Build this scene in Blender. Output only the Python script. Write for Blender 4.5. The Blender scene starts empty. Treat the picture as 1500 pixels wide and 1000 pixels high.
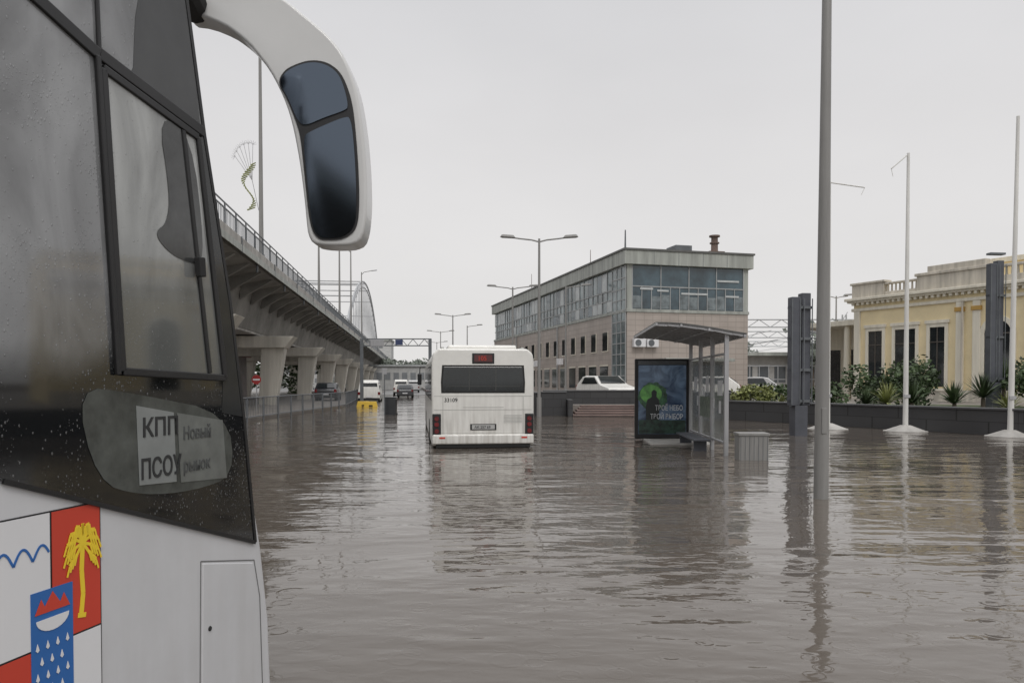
import bpy, bmesh, math, random
from mathutils import Vector, Matrix
random.seed(7)
R=math.radians
scene=bpy.context.scene
col=scene.collection

# ---------------------------------------------------------------- materials
def newmat(name):
    m=bpy.data.materials.new(name); m.use_nodes=True
    nt=m.node_tree; b=nt.nodes['Principled BSDF']
    return m,nt,b
def mat(name,c,rough=0.6,metal=0.0,var=0.15,scale=1.5,bump=0.0,bscale=20,spec=0.5,alpha=1.0,streak=False,coat=0.0,emit=None,es=0):
    m,nt,b=newmat(name)
    N=nt.nodes;L=nt.links
    b.inputs['Roughness'].default_value=rough
    b.inputs['Metallic'].default_value=metal
    b.inputs['Specular IOR Level'].default_value=spec
    b.inputs['Alpha'].default_value=alpha
    b.inputs['Coat Weight'].default_value=coat
    if emit:
        b.inputs['Emission Color'].default_value=(*emit,1); b.inputs['Emission Strength'].default_value=es
    tc=N.new('ShaderNodeTexCoord'); mp=N.new('ShaderNodeMapping')
    L.new(tc.outputs['Object'],mp.inputs['Vector'])
    if streak: mp.inputs['Scale'].default_value=(3,3,0.25)
    nz=N.new('ShaderNodeTexNoise'); nz.inputs['Scale'].default_value=scale; nz.inputs['Detail'].default_value=6
    nz.inputs['Roughness'].default_value=0.65
    L.new(mp.outputs['Vector'],nz.inputs['Vector'])
    cr=N.new('ShaderNodeValToRGB')
    cr.color_ramp.elements[0].position=0.3; cr.color_ramp.elements[1].position=0.72
    cr.color_ramp.elements[0].color=(*[max(0,x*(1-var*1.4)) for x in c],1)
    cr.color_ramp.elements[1].color=(*[min(1,x*(1+var)) for x in c],1)
    L.new(nz.outputs['Fac'],cr.inputs['Fac']); L.new(cr.outputs['Color'],b.inputs['Base Color'])
    if bump>0:
        n2=N.new('ShaderNodeTexNoise'); n2.inputs['Scale'].default_value=bscale; n2.inputs['Detail'].default_value=4
        L.new(tc.outputs['Object'],n2.inputs['Vector'])
        bp=N.new('ShaderNodeBump'); bp.inputs['Strength'].default_value=bump; bp.inputs['Distance'].default_value=0.02
        L.new(n2.outputs['Fac'],bp.inputs['Height']); L.new(bp.outputs['Normal'],b.inputs['Normal'])
    return m

def busmat(name,c,z0,z1,dirt=(.30,.27,.23),rough=.3,amount=.55):
    m=mat(name,c,rough,var=.05,coat=.3,scale=2.5); nt=m.node_tree;N=nt.nodes;L=nt.links;b=N['Principled BSDF']
    src=b.inputs['Base Color'].links[0].from_socket
    tc=N.new('ShaderNodeTexCoord'); sp=N.new('ShaderNodeSeparateXYZ'); L.new(tc.outputs['Object'],sp.inputs[0])
    mr=N.new('ShaderNodeMapRange'); mr.inputs[1].default_value=z1; mr.inputs[2].default_value=z0; mr.inputs[3].default_value=0.06; mr.inputs[4].default_value=1
    L.new(sp.outputs['Z'],mr.inputs[0])
    mp=N.new('ShaderNodeMapping'); mp.inputs['Scale'].default_value=(9,9,.8); L.new(tc.outputs['Object'],mp.inputs[0])
    nz=N.new('ShaderNodeTexNoise'); nz.inputs['Scale'].default_value=1.3; nz.inputs['Detail'].default_value=7; L.new(mp.outputs[0],nz.inputs['Vector'])
    q=N.new('ShaderNodeMapRange'); q.inputs[1].default_value=.35; q.inputs[2].default_value=.7; L.new(nz.outputs['Fac'],q.inputs[0])
    mu=N.new('ShaderNodeMath'); mu.operation='MULTIPLY'; L.new(mr.outputs[0],mu.inputs[0]); L.new(q.outputs[0],mu.inputs[1])
    m3=N.new('ShaderNodeMath'); m3.operation='MULTIPLY'; m3.inputs[1].default_value=amount; L.new(mu.outputs[0],m3.inputs[0])
    mx=N.new('ShaderNodeMixRGB'); mx.inputs[2].default_value=(*dirt,1); L.new(m3.outputs[0],mx.inputs[0]); L.new(src,mx.inputs[1])
    L.new(mx.outputs[0],b.inputs['Base Color'])
    return m
def tile_mat(name,c1,c2,w=0.6,h=0.3,mortar=(0.12,0.11,0.10),msize=0.012,offset=0.0,axis='x'):
    m,nt,b=newmat(name);N=nt.nodes;L=nt.links
    tc=N.new('ShaderNodeTexCoord'); sp=N.new('ShaderNodeSeparateXYZ'); cb=N.new('ShaderNodeCombineXYZ')
    L.new(tc.outputs['Object'],sp.inputs[0])
    ad=N.new('ShaderNodeMath'); ad.operation='ADD'
    L.new(sp.outputs['X'],ad.inputs[0]); L.new(sp.outputs['Y'],ad.inputs[1])
    L.new(ad.outputs[0],cb.inputs[0]); L.new(sp.outputs['Z'],cb.inputs[1])
    br=N.new('ShaderNodeTexBrick'); br.offset=offset
    br.inputs['Scale'].default_value=1; br.inputs['Brick Width'].default_value=w; br.inputs['Row Height'].default_value=h
    br.inputs['Mortar Size'].default_value=msize; br.inputs['Color1'].default_value=(*c1,1); br.inputs['Color2'].default_value=(*c2,1)
    br.inputs['Mortar'].default_value=(*mortar,1)
    L.new(cb.outputs[0],br.inputs['Vector'])
    nz=N.new('ShaderNodeTexNoise'); nz.inputs['Scale'].default_value=0.6; nz.inputs['Detail'].default_value=6
    L.new(tc.outputs['Object'],nz.inputs['Vector'])
    mx=N.new('ShaderNodeMixRGB'); mx.blend_type='MULTIPLY'; mx.inputs[0].default_value=0.4
    L.new(br.outputs['Color'],mx.inputs[1])
    cr=N.new('ShaderNodeValToRGB'); cr.color_ramp.elements[0].position=.3; cr.color_ramp.elements[0].color=(.6,.58,.55,1)
    cr.color_ramp.elements[1].position=.65
    L.new(nz.outputs['Fac'],cr.inputs[0]); L.new(cr.outputs[0],mx.inputs[2])
    L.new(mx.outputs[0],b.inputs['Base Color']); b.inputs['Roughness'].default_value=0.45
    return m

M={}
M['white']=busmat('bus_white_paint',(0.80,0.79,0.75),.1,1.6)
M['coachwhite']=busmat('coach_paint',(0.62,0.625,0.64),.0,1.3,amount=.35)
M['mirrorwhite']=mat('mirror_shell_paint',(0.62,0.62,0.61),0.3,var=.05,coat=.3)
M['black']=mat('black_plastic',(0.015,0.015,0.016),0.45,var=0.3)
M['pillar']=mat('pillar_dark_glass',(0.03,0.032,0.033),0.12,var=0.3)
M['rubber']=mat('rubber',(0.02,0.02,0.02),0.8)
M['darkglass']=mat('dark_glass',(0.018,0.022,0.024),0.06,var=0.3,spec=0.7)
M['red']=mat('red_paint',(0.58,0.06,0.035),0.35,var=0.06)
M['redlight']=mat('tail_light_red',(0.16,0.01,0.012),0.2,var=0.3,scale=12)
M['blue']=mat('blue_paint',(0.03,0.14,0.42),0.35,var=0.06)
M['yellow']=mat('yellow_paint',(0.85,0.62,0.04),0.4,var=0.06)
M['plainwhite']=mat('white_vinyl',(0.74,0.74,0.75),0.35,var=0.03)
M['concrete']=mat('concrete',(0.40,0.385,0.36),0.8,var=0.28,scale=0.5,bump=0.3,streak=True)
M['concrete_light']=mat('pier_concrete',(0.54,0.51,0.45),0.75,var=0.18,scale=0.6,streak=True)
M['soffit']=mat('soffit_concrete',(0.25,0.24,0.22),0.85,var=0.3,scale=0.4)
M['railmetal']=mat('railing_metal',(0.13,0.14,0.15),0.5,var=0.2)
M['galv']=mat('galvanised_steel',(0.42,0.42,0.43),0.45,metal=0.3,var=0.12,scale=4,streak=True)
M['polegrey']=mat('pole_grey',(0.25,0.245,0.235),0.5,metal=0.0,var=0.12,scale=3,streak=True)
M['whitepole']=mat('white_pole',(0.70,0.69,0.66),0.45,var=0.12,scale=3,streak=True)
M['pylon']=mat('pylon_dark_metal',(0.085,0.09,0.105),0.5,var=0.2)
M['fascia']=mat('fascia_weathered_metal',(0.36,0.375,0.345),0.6,var=0.25,scale=0.8,streak=True)
M['tile']=tile_mat('beige_tile',(0.41,0.36,0.325),(0.45,0.395,0.355),0.6,0.35,(0.32,0.28,0.25),0.02)
M['bandglass']=mat('band_window_glass',(0.20,0.25,0.26),0.12,var=0.6,scale=0.5,spec=0.8)
M['frontglass']=mat('front_window_glass',(0.05,0.085,0.105),0.08,var=0.5,scale=0.7,spec=0.8)
M['mullion']=mat('mullion_grey',(0.36,0.37,0.37),0.5)
M['stucco']=mat('yellow_stucco',(0.76,0.645,0.41),0.8,var=0.09,scale=0.6,bump=0.1)
M['trim']=mat('cream_trim',(0.70,0.66,0.56),0.7,var=0.13,scale=1.0,streak=True)
M['stonetrim']=mat('weathered_parapet',(0.54,0.50,0.43),0.8,var=0.25,scale=1.0,streak=True)
M['gold']=mat('gilt_capital',(0.45,0.27,0.07),0.5)
M['blackstone']=tile_mat('black_granite',(0.045,0.045,0.048),(0.06,0.06,0.062),0.8,0.4,(0.02,0.02,0.02),0.01,0.5)
M['paving']=mat('paving',(0.22,0.20,0.18),0.5,var=0.2,scale=1)
M['stepstone']=mat('red_granite_step',(0.21,0.145,0.125),0.45,var=0.2,scale=2)
M['asphalt']=mat('wet_asphalt',(0.085,0.083,0.08),0.3,var=0.3,scale=0.8,bump=0.3)
M['leaf']=mat('foliage_green',(0.065,0.10,0.04),0.6,var=0.75,scale=1.2)
M['leaf2']=mat('foliage_hazed',(0.21,0.235,0.20),0.9,var=0.35,scale=0.35)  # aerial haze mixed into the leaf colour, greyed and lightened
M['leafy']=mat('foliage_yellow_green',(0.24,0.26,0.09),0.6,var=0.5,scale=3)
M['bark']=mat('bark',(0.11,0.09,0.07),0.9)
M['chimney']=mat('rusty_chimney',(0.17,0.12,0.10),0.7,var=0.3)
M['orange']=mat('yellow_barrier',(0.70,0.46,0.05),0.5)
M['hazesteel']=mat('haze_steel',(0.42,0.43,0.44),0.7,var=0.15)  # distance haze painted in as a paler steel colour
M['silver']=mat('silver_car_paint',(0.50,0.50,0.50),0.3,metal=0.2,coat=0.4,var=0.05)
M['darkcar']=mat('dark_car_paint',(0.03,0.032,0.036),0.25,coat=0.5)
M['led']=mat('led_red',(0.3,0.02,0.01),0.5,emit=(1,0.08,0.03),es=0.12)
M['glasspanel']=mat('shelter_glass',(0.45,0.47,0.45),0.12,var=0.35,scale=1.5,alpha=0.42)
M['roofpoly']=mat('shelter_roof_sheet',(0.13,0.13,0.125),0.5,var=0.3,scale=2)
M['gantryred']=mat('sign_red',(0.4,0.04,0.04),0.4)
M['mud']=mat('ground_mud',(0.10,0.085,0.07),0.9)

def admat():
    m,nt,b=newmat('ad_poster_print');N=nt.nodes;L=nt.links
    tc=N.new('ShaderNodeTexCoord'); nz=N.new('ShaderNodeTexNoise'); nz.inputs['Scale'].default_value=2.2; nz.inputs['Detail'].default_value=7; nz.inputs['Distortion'].default_value=1.2
    L.new(tc.outputs['Object'],nz.inputs['Vector'])
    cr=N.new('ShaderNodeValToRGB'); e=cr.color_ramp.elements
    e[0].position=.36; e[0].color=(.010,.022,.05,1); e[1].position=.66; e[1].color=(.10,.15,.22,1)
    L.new(nz.outputs['Fac'],cr.inputs[0]); L.new(cr.outputs[0],b.inputs['Base Color']); b.inputs['Roughness'].default_value=.15
    L.new(cr.outputs[0],b.inputs['Emission Color']); b.inputs['Emission Strength'].default_value=.25
    return m
M['adblue']=admat()
M['adgreen']=mat('ad_green',(0.09,0.25,0.05),0.2,var=0.9,scale=4,emit=(.04,.14,.03),es=.3)
M['adgreen2']=mat('ad_green_dark',(0.03,0.12,0.05),0.2,var=0.9,scale=6)

def coachglass(name,dark,painted_sky,z0,z1,ior=1.75):  # sky reflection painted into the base colour: blotchy grey above, dark below
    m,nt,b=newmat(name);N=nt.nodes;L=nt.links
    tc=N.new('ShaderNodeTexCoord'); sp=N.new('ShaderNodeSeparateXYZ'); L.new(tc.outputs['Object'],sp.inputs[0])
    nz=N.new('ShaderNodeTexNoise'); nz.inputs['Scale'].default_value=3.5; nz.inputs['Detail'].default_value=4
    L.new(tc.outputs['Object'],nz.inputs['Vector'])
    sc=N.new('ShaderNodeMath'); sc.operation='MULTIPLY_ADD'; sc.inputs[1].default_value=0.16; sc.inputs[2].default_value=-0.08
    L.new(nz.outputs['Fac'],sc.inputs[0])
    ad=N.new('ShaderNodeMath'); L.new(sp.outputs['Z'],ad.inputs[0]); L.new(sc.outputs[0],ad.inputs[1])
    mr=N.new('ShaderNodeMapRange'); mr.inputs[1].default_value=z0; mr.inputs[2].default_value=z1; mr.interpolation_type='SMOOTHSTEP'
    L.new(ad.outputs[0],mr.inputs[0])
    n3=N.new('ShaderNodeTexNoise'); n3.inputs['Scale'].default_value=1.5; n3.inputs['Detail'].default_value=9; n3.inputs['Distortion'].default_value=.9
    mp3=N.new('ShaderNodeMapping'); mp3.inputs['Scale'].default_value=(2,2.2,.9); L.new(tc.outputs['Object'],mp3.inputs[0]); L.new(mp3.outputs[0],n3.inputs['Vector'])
    fr=N.new('ShaderNodeValToRGB'); fr.color_ramp.elements[0].position=.36; fr.color_ramp.elements[0].color=(*[x*.5 for x in painted_sky],1)
    fr.color_ramp.elements[1].position=.66; fr.color_ramp.elements[1].color=(*[x*1.25 for x in painted_sky],1)
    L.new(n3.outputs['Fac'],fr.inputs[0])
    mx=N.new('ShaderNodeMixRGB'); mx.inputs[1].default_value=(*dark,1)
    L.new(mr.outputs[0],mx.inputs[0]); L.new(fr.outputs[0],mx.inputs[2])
    def drops(scale,thr):
        vo=N.new('ShaderNodeTexVoronoi'); vo.inputs['Scale'].default_value=scale
        mp=N.new('ShaderNodeMapping'); mp.inputs['Scale'].default_value=(1,1,.75); L.new(tc.outputs['Object'],mp.inputs[0]); L.new(mp.outputs[0],vo.inputs['Vector'])
        sepc=N.new('ShaderNodeSeparateColor'); L.new(vo.outputs['Color'],sepc.inputs[0])
        rd=N.new('ShaderNodeMath'); rd.operation='MULTIPLY_ADD'; rd.inputs[1].default_value=.26; rd.inputs[2].default_value=.10; L.new(sepc.outputs[1],rd.inputs[0])
        dv=N.new('ShaderNodeMath'); dv.operation='SUBTRACT'; L.new(rd.outputs[0],dv.inputs[0]); L.new(vo.outputs['Distance'],dv.inputs[1])
        dr=N.new('ShaderNodeMapRange'); dr.inputs[1].default_value=0; dr.inputs[2].default_value=.12; L.new(dv.outputs[0],dr.inputs[0])
        # clustered density
        nn=N.new('ShaderNodeTexNoise'); nn.inputs['Scale'].default_value=4; nn.inputs['Detail'].default_value=5; L.new(tc.outputs['Object'],nn.inputs['Vector'])
        th=N.new('ShaderNodeMath'); th.operation='MULTIPLY_ADD'; th.inputs[1].default_value=-1.6; th.inputs[2].default_value=thr+.8; L.new(nn.outputs['Fac'],th.inputs[0])
        gt=N.new('ShaderNodeMath'); gt.operation='GREATER_THAN'; L.new(sepc.outputs[0],gt.inputs[0]); L.new(th.outputs[0],gt.inputs[1])
        mu=N.new('ShaderNodeMath'); mu.operation='MULTIPLY'; L.new(dr.outputs[0],mu.inputs[0]); L.new(gt.outputs[0],mu.inputs[1])
        return mu.outputs[0]
    d1=drops(110,.62); d2=drops(230,.5)
    mxx=N.new('ShaderNodeMath'); mxx.operation='MAXIMUM'; L.new(d1,mxx.inputs[0]); L.new(d2,mxx.inputs[1])
    mz=N.new('ShaderNodeMath'); mz.operation='MULTIPLY'; mz.inputs[1].default_value=.22; L.new(mxx.outputs[0],mz.inputs[0])
    m2=N.new('ShaderNodeMixRGB'); m2.inputs[2].default_value=(.42,.43,.43,1)
    L.new(mz.outputs[0],m2.inputs[0]); L.new(mx.outputs[0],m2.inputs[1]); L.new(m2.outputs[0],b.inputs['Base Color'])
    bp=N.new('ShaderNodeBump'); bp.inputs['Strength'].default_value=.4; bp.inputs['Distance'].default_value=.002
    L.new(mxx.outputs[0],bp.inputs['Height']); L.new(bp.outputs[0],b.inputs['Normal'])
    b.inputs['Roughness'].default_value=.05; b.inputs['IOR'].default_value=ior
    return m
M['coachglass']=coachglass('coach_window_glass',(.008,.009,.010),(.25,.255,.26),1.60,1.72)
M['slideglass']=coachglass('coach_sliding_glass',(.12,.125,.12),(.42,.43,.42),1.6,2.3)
def mirrormat():
    m,nt,b=newmat('mirror_glass')
    b.inputs['Base Color'].default_value=(.12,.145,.18,1); b.inputs['Metallic'].default_value=1; b.inputs['Roughness'].default_value=.08
    return m
M['mirror']=mirrormat()

def watermat():
    m,nt,b=newmat('muddy_flood_water');N=nt.nodes;L=nt.links
    tc=N.new('ShaderNodeTexCoord')
    b.inputs['Roughness'].default_value=.03; b.inputs['IOR'].default_value=1.45
    n0=N.new('ShaderNodeTexNoise'); n0.inputs['Scale'].default_value=.12; n0.inputs['Detail'].default_value=4
    L.new(tc.outputs['Object'],n0.inputs['Vector'])
    cr=N.new('ShaderNodeValToRGB'); cr.color_ramp.elements[0].position=.3; cr.color_ramp.elements[0].color=(.100,.084,.069,1)
    cr.color_ramp.elements[1].position=.7; cr.color_ramp.elements[1].color=(.135,.115,.097,1)
    L.new(n0.outputs['Fac'],cr.inputs[0]); L.new(cr.outputs[0],b.inputs['Base Color'])
    def noise(scale,det,sx,sy,rot,dist=0.):
        mp=N.new('ShaderNodeMapping'); mp.inputs['Scale'].default_value=(sx,sy,1); mp.inputs['Rotation'].default_value=(0,0,R(rot))
        L.new(tc.outputs['Object'],mp.inputs[0])
        n=N.new('ShaderNodeTexNoise'); n.inputs['Scale'].default_value=scale; n.inputs['Detail'].default_value=det; n.inputs['Distortion'].default_value=dist
        L.new(mp.outputs[0],n.inputs['Vector']); return n.outputs['Fac']
    a=noise(2.0,1.5,.5,1.25,10,.4); c=noise(7.0,2,.55,1.15,-14,.4); d=noise(.5,1,.6,1.3,5); f=noise(4.,1.5,.6,1.2,34,.3)
    def madd(x,k,y=None):
        q=N.new('ShaderNodeMath'); q.operation='MULTIPLY_ADD'; L.new(x,q.inputs[0]); q.inputs[1].default_value=k
        if y is None: q.inputs[2].default_value=0
        else: L.new(y,q.inputs[2])
        return q.outputs[0]
    pt=noise(.20,4,.5,1.6,15,.8); pr=N.new('ShaderNodeMapRange'); pr.inputs[1].default_value=.38; pr.inputs[2].default_value=.64; pr.inputs[3].default_value=.22; pr.inputs[4].default_value=1.25
    L.new(pt,pr.inputs[0])
    h=madd(a,1.0); h=madd(c,.20,h); h=madd(f,.38,h)
    q=N.new('ShaderNodeMath'); q.operation='MULTIPLY'; L.new(h,q.inputs[0]); L.new(pr.outputs[0],q.inputs[1]); h=madd(d,.9,q.outputs[0])
    # wake spreading behind the wading bus and the shelter
    for (cx,cy,r0,wl,amp) in ((-.7,18.6,11.,5.2,.075),(3.2,21,5.,7.,.03)):
        vd=N.new('ShaderNodeVectorMath'); vd.operation='DISTANCE'; vd.inputs[1].default_value=(cx,cy,0)
        off=N.new('ShaderNodeVectorMath'); off.operation='ADD'
        nn=N.new('ShaderNodeTexNoise'); nn.inputs['Scale'].default_value=.7; nn.inputs['Detail'].default_value=2; L.new(tc.outputs['Object'],nn.inputs['Vector'])
        L.new(tc.outputs['Object'],off.inputs[0]); 
        sc0=N.new('ShaderNodeVectorMath'); sc0.operation='SCALE'; sc0.inputs['Scale'].default_value=.9; L.new(nn.outputs['Color'],sc0.inputs[0]); L.new(sc0.outputs[0],off.inputs[1])
        sxy=N.new('ShaderNodeVectorMath'); sxy.operation='MULTIPLY'; sxy.inputs[1].default_value=(1,1,0); L.new(off.outputs[0],sxy.inputs[0])
        L.new(sxy.outputs[0],vd.inputs[0])
        s=N.new('ShaderNodeMath'); s.operation='MULTIPLY'; s.inputs[1].default_value=wl; L.new(vd.outputs['Value'],s.inputs[0])
        sn=N.new('ShaderNodeMath'); sn.operation='SINE'; L.new(s.outputs[0],sn.inputs[0])
        fo=N.new('ShaderNodeMapRange'); fo.inputs[1].default_value=1.5; fo.inputs[2].default_value=r0; fo.inputs[3].default_value=1; fo.inputs[4].default_value=0; L.new(vd.outputs['Value'],fo.inputs[0])
        mm=N.new('ShaderNodeMath'); mm.operation='MULTIPLY'; L.new(sn.outputs[0],mm.inputs[0]); L.new(fo.outputs[0],mm.inputs[1]); h=madd(mm.outputs[0],amp*3,h)
    for sc_,off,k in ((1.9,0,85),(2.7,5.3,110),(3.3,2.1,120)):
        mp=N.new('ShaderNodeMapping'); mp.inputs['Location'].default_value=(off,off,0); L.new(tc.outputs['Object'],mp.inputs[0])
        vo=N.new('ShaderNodeTexVoronoi'); vo.voronoi_dimensions='2D'; vo.inputs['Scale'].default_value=sc_; L.new(mp.outputs[0],vo.inputs['Vector'])
        s=N.new('ShaderNodeMath'); s.operation='MULTIPLY'; s.inputs[1].default_value=k/sc_*1.0; L.new(vo.outputs['Distance'],s.inputs[0])
        sn=N.new('ShaderNodeMath'); sn.operation='SINE'; L.new(s.outputs[0],sn.inputs[0])
        sc=N.new('ShaderNodeSeparateColor'); L.new(vo.outputs['Color'],sc.inputs[0])
        rad=N.new('ShaderNodeMath'); rad.operation='MULTIPLY'; rad.inputs[1].default_value=.22; L.new(sc.outputs[0],rad.inputs[0])
        df=N.new('ShaderNodeMath'); df.operation='SUBTRACT'; L.new(vo.outputs['Distance'],df.inputs[0]); L.new(rad.outputs[0],df.inputs[1])
        ab=N.new('ShaderNodeMath'); ab.operation='ABSOLUTE'; L.new(df.outputs[0],ab.inputs[0])
        fo=N.new('ShaderNodeMapRange'); fo.inputs[1].default_value=0; fo.inputs[2].default_value=.07; fo.inputs[3].default_value=1; fo.inputs[4].default_value=0
        L.new(ab.outputs[0],fo.inputs[0])
        mm=N.new('ShaderNodeMath'); mm.operation='MULTIPLY'; L.new(sn.outputs[0],mm.inputs[0]); L.new(fo.outputs[0],mm.inputs[1])
        h=madd(mm.outputs[0],.020,h)
    bp=N.new('ShaderNodeBump'); bp.inputs['Strength'].default_value=1; bp.inputs['Distance'].default_value=.024
    L.new(h,bp.inputs['Height']); L.new(bp.outputs[0],b.inputs['Normal'])
    return m
M['water']=watermat()

# ---------------------------------------------------------------- geometry helpers
class Part:
    def __init__(s,name,m): s.name=name;s.m=m;s.v=[];s.f=[];s.smooth=False;s.bevel=0;s.seg=2
    def poly(s,pts):
        n=len(s.v); s.v+= [tuple(p) for p in pts]; s.f.append(list(range(n,n+len(pts)))); return s
    def prism(s,pts,vec,top_scale=None):
        n=len(s.v);k=len(pts); vec=Vector(vec)
        q=[Vector(p)+vec for p in pts]
        if top_scale is not None:
            c=sum(q,Vector())/k; q=[c+(p-c)*top_scale for p in q]
        s.v+=[tuple(p) for p in pts]+[tuple(p) for p in q]
        s.f.append(list(range(n,n+k))); s.f.append(list(range(n+2*k-1,n+k-1,-1)))
        for i in range(k):
            j=(i+1)%k; s.f.append([n+i,n+j,n+k+j,n+k+i])
        return s
    def box(s,x0,x1,y0,y1,z0,z1):
        return s.prism([(x0,y0,z0),(x1,y0,z0),(x1,y1,z0),(x0,y1,z0)],(0,0,z1-z0))
    def cyl(s,p0,p1,r0,r1=None,n=10,cap=True):
        if r1 is None:r1=r0
        p0=Vector(p0);p1=Vector(p1); d=(p1-p0)
        if d.length<1e-6:return s
        d.normalize(); a=Vector((0,0,1)) if abs(d.z)<.9 else Vector((1,0,0))
        u=d.cross(a).normalized(); w=d.cross(u)
        b=len(s.v)
        for p,r in((p0,r0),(p1,r1)):
            for i in range(n):
                t=2*math.pi*i/n; s.v.append(tuple(p+u*math.cos(t)*r+w*math.sin(t)*r))
        for i in range(n):
            j=(i+1)%n; s.f.append([b+i,b+j,b+n+j,b+n+i])
        if cap: s.f.append([b+i for i in range(n)]); s.f.append([b+n+i for i in range(n-1,-1,-1)])
        return s
    def path(s,pts,r,n=8,r1=None):
        k=len(pts)-1
        if r1 is None:r1=r
        for i in range(k):
            s.cyl(pts[i],pts[i+1],r+(r1-r)*i/k,r+(r1-r)*(i+1)/k,n)
        return s
class Obj:
    def __init__(s,name,loc=(0,0,0),rz=0):
        s.e=bpy.data.objects.new(name,None); s.e.empty_display_size=.3; col.objects.link(s.e)
        s.e.location=loc; s.e.rotation_euler=(0,0,rz); s.parts=[]
    def part(s,name,m,bevel=0,smooth=False,seg=2):
        p=Part(name,m);p.bevel=bevel;p.smooth=smooth;p.seg=seg;s.parts.append(p);return p
    def text(s,name,body,size,loc,rot,m,ext=.001,align='LEFT',sx=1.):
        c=bpy.data.curves.new(name,'FONT'); c.body=body;c.size=size;c.extrude=ext;c.align_x=align;c.offset=size*.012
        o=bpy.data.objects.new(name,c); col.objects.link(o); o.parent=s.e;o.location=loc;o.rotation_euler=rot;o.scale=(sx,1,1)
        c.materials.append(m);return o
    def done(s):
        for p in s.parts:
            if not p.v: continue
            o=mkmesh(p); o.parent=s.e
        return s
def mkmesh(p):
    me=bpy.data.meshes.new(p.name); me.from_pydata(p.v,[],p.f); me.update()
    bm=bmesh.new(); bm.from_mesh(me); bmesh.ops.recalc_face_normals(bm,faces=bm.faces)
    if p.smooth:
        for e in bm.edges:
            if len(e.link_faces)==2 and e.calc_face_angle(0)>R(50): e.smooth=False
    bm.to_mesh(me); bm.free()
    o=bpy.data.objects.new(p.name,me); col.objects.link(o); me.materials.append(p.m)
    if p.smooth:
        for f in me.polygons:f.use_smooth=True
    if p.bevel>0:
        b=o.modifiers.new('bevel','BEVEL'); b.width=p.bevel;b.segments=p.seg;b.limit_method='ANGLE';b.angle_limit=R(35)
        if p.seg>2:
            for f in me.polygons:f.use_smooth=True
            w=o.modifiers.new('wn','WEIGHTED_NORMAL')
    return o
def single(name,m,fn,bevel=0,smooth=False):
    p=Part(name,m);p.bevel=bevel;p.smooth=smooth; fn(p); return mkmesh(p)
def chaikin(pts,it=2):
    for _ in range(it):
        q=[]
        for i in range(len(pts)):
            a=pts[i];b=pts[(i+1)%len(pts)]
            q.append(tuple(a[j]*.75+b[j]*.25 for j in range(2))); q.append(tuple(a[j]*.25+b[j]*.75 for j in range(2)))
        pts=q
    return pts

# ---------------------------------------------------------------- ground and water
single('ground',M['mud'],lambda p:p.poly([(-900,-300,-.3),(900,-300,-.3),(900,1500,-.3),(-900,1500,-.3)]))
single('flood_water',M['water'],lambda p:p.poly([(-60,-60,0),(60,-60,0),(60,110,0),(-60,110,0)]))
single('road',M['asphalt'],lambda p:p.prism([(-60,96,-.2),(2,96,-.2),(-30,700,-.2),(-200,700,-.2)],(0,0,.215)))
single('station_terrace_pavement',M['paving'],lambda p:p.prism([(1.7,36.6,-.2),(9.2,36.6,-.2),(9.7,32.3,-.2),(15.2,22.3,-.2),(22.1,10.3,-.2),(90,10.3,-.2),(90,240,-.2),(-30,240,-.2),(-11,100,-.2)],(0,0,.7)))

# ---------------------------------------------------------------- near coach
k=1.0254
def A(Y):return Y*k
co=Obj('coach_bus',(-1.54,0,0),-R(12.8))
prof=[(2.20,3.12),(2.30,2.98),(2.37,2.805),(2.42,2.588),(2.492,2.186),(2.588,1.785),(2.69,1.253),(2.755,.994),(2.80,.73),(2.815,.47),(2.80,.12),(2.5,.08),(-8.0,.08),(-8.1,.4),(-8.1,2.9),(-7.9,3.15),(1.9,3.17)]
co.part('body',M['coachwhite'],.035,seg=4).prism([(0,A(y),z) for y,z in prof],(-2.5,0,0))
gl=[(1.694,1.377),(2.118,1.225),(2.69,1.026),(2.628,1.453),(2.549,1.875),(2.42,2.39),(2.337,2.788),(2.30,2.93),(1.0,2.99),(-7.8,2.99),(-7.8,1.5),(1.0,1.5)]
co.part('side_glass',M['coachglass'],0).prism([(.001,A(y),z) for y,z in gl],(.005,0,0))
co.part('pillar_glass',M['pillar']).prism([(.0062,A(y),z) for y,z in [(2.40,2.38),(2.424,2.38),(2.545,1.88),(2.62,1.48),(2.50,1.50),(2.505,1.60)]],(.0012,0,0))
ug=[(2.10,2.455),(2.40,2.41),(2.335,2.78),(2.30,2.92)]+[(2.30-.02-.17*math.sin(R(t)),2.92-.46*(1-math.cos(R(t)))-.0) for t in (10,30,50,70,88)]
co.part('upper_quarter_glass',mat('interior_dark_trim',(.055,.057,.058),.2,var=.3)).prism([(.0062,A(y),z) for y,z in ug],(.0008,0,0))
fr=[(1.995,2.425),(2.38,2.369),(2.508,1.615),(2.052,1.63)]
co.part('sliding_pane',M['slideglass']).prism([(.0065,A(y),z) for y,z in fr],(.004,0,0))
pf=co.part('window_frame',M['black'],.003)
def strip(p,a,b,w,x=.006,t=.012):
    a=Vector((0,A(a[0]),a[1]));b=Vector((0,A(b[0]),b[1]));d=(b-a).normalized(); n=Vector((0,-d.z,d.y))*w/2
    p.prism([(x,*(a+n)[1:]),(x,*(b+n)[1:]),(x,*(b-n)[1:]),(x,*(a-n)[1:])],(t,0,0))
for i in range(4): strip(pf,fr[i],fr[(i+1)%4],.022)
strip(pf,(1.6,2.56),(1.985,2.455),.034,.006,.009); strip(pf,(1.985,2.458),(2.41,2.395),.034,.006,.010)
strip(pf,(1.985,2.46),(1.962,2.99),.012,.0062,.008)
strip(pf,(1.975,2.45),(2.035,1.62),.016,.0064,.0125)
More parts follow.
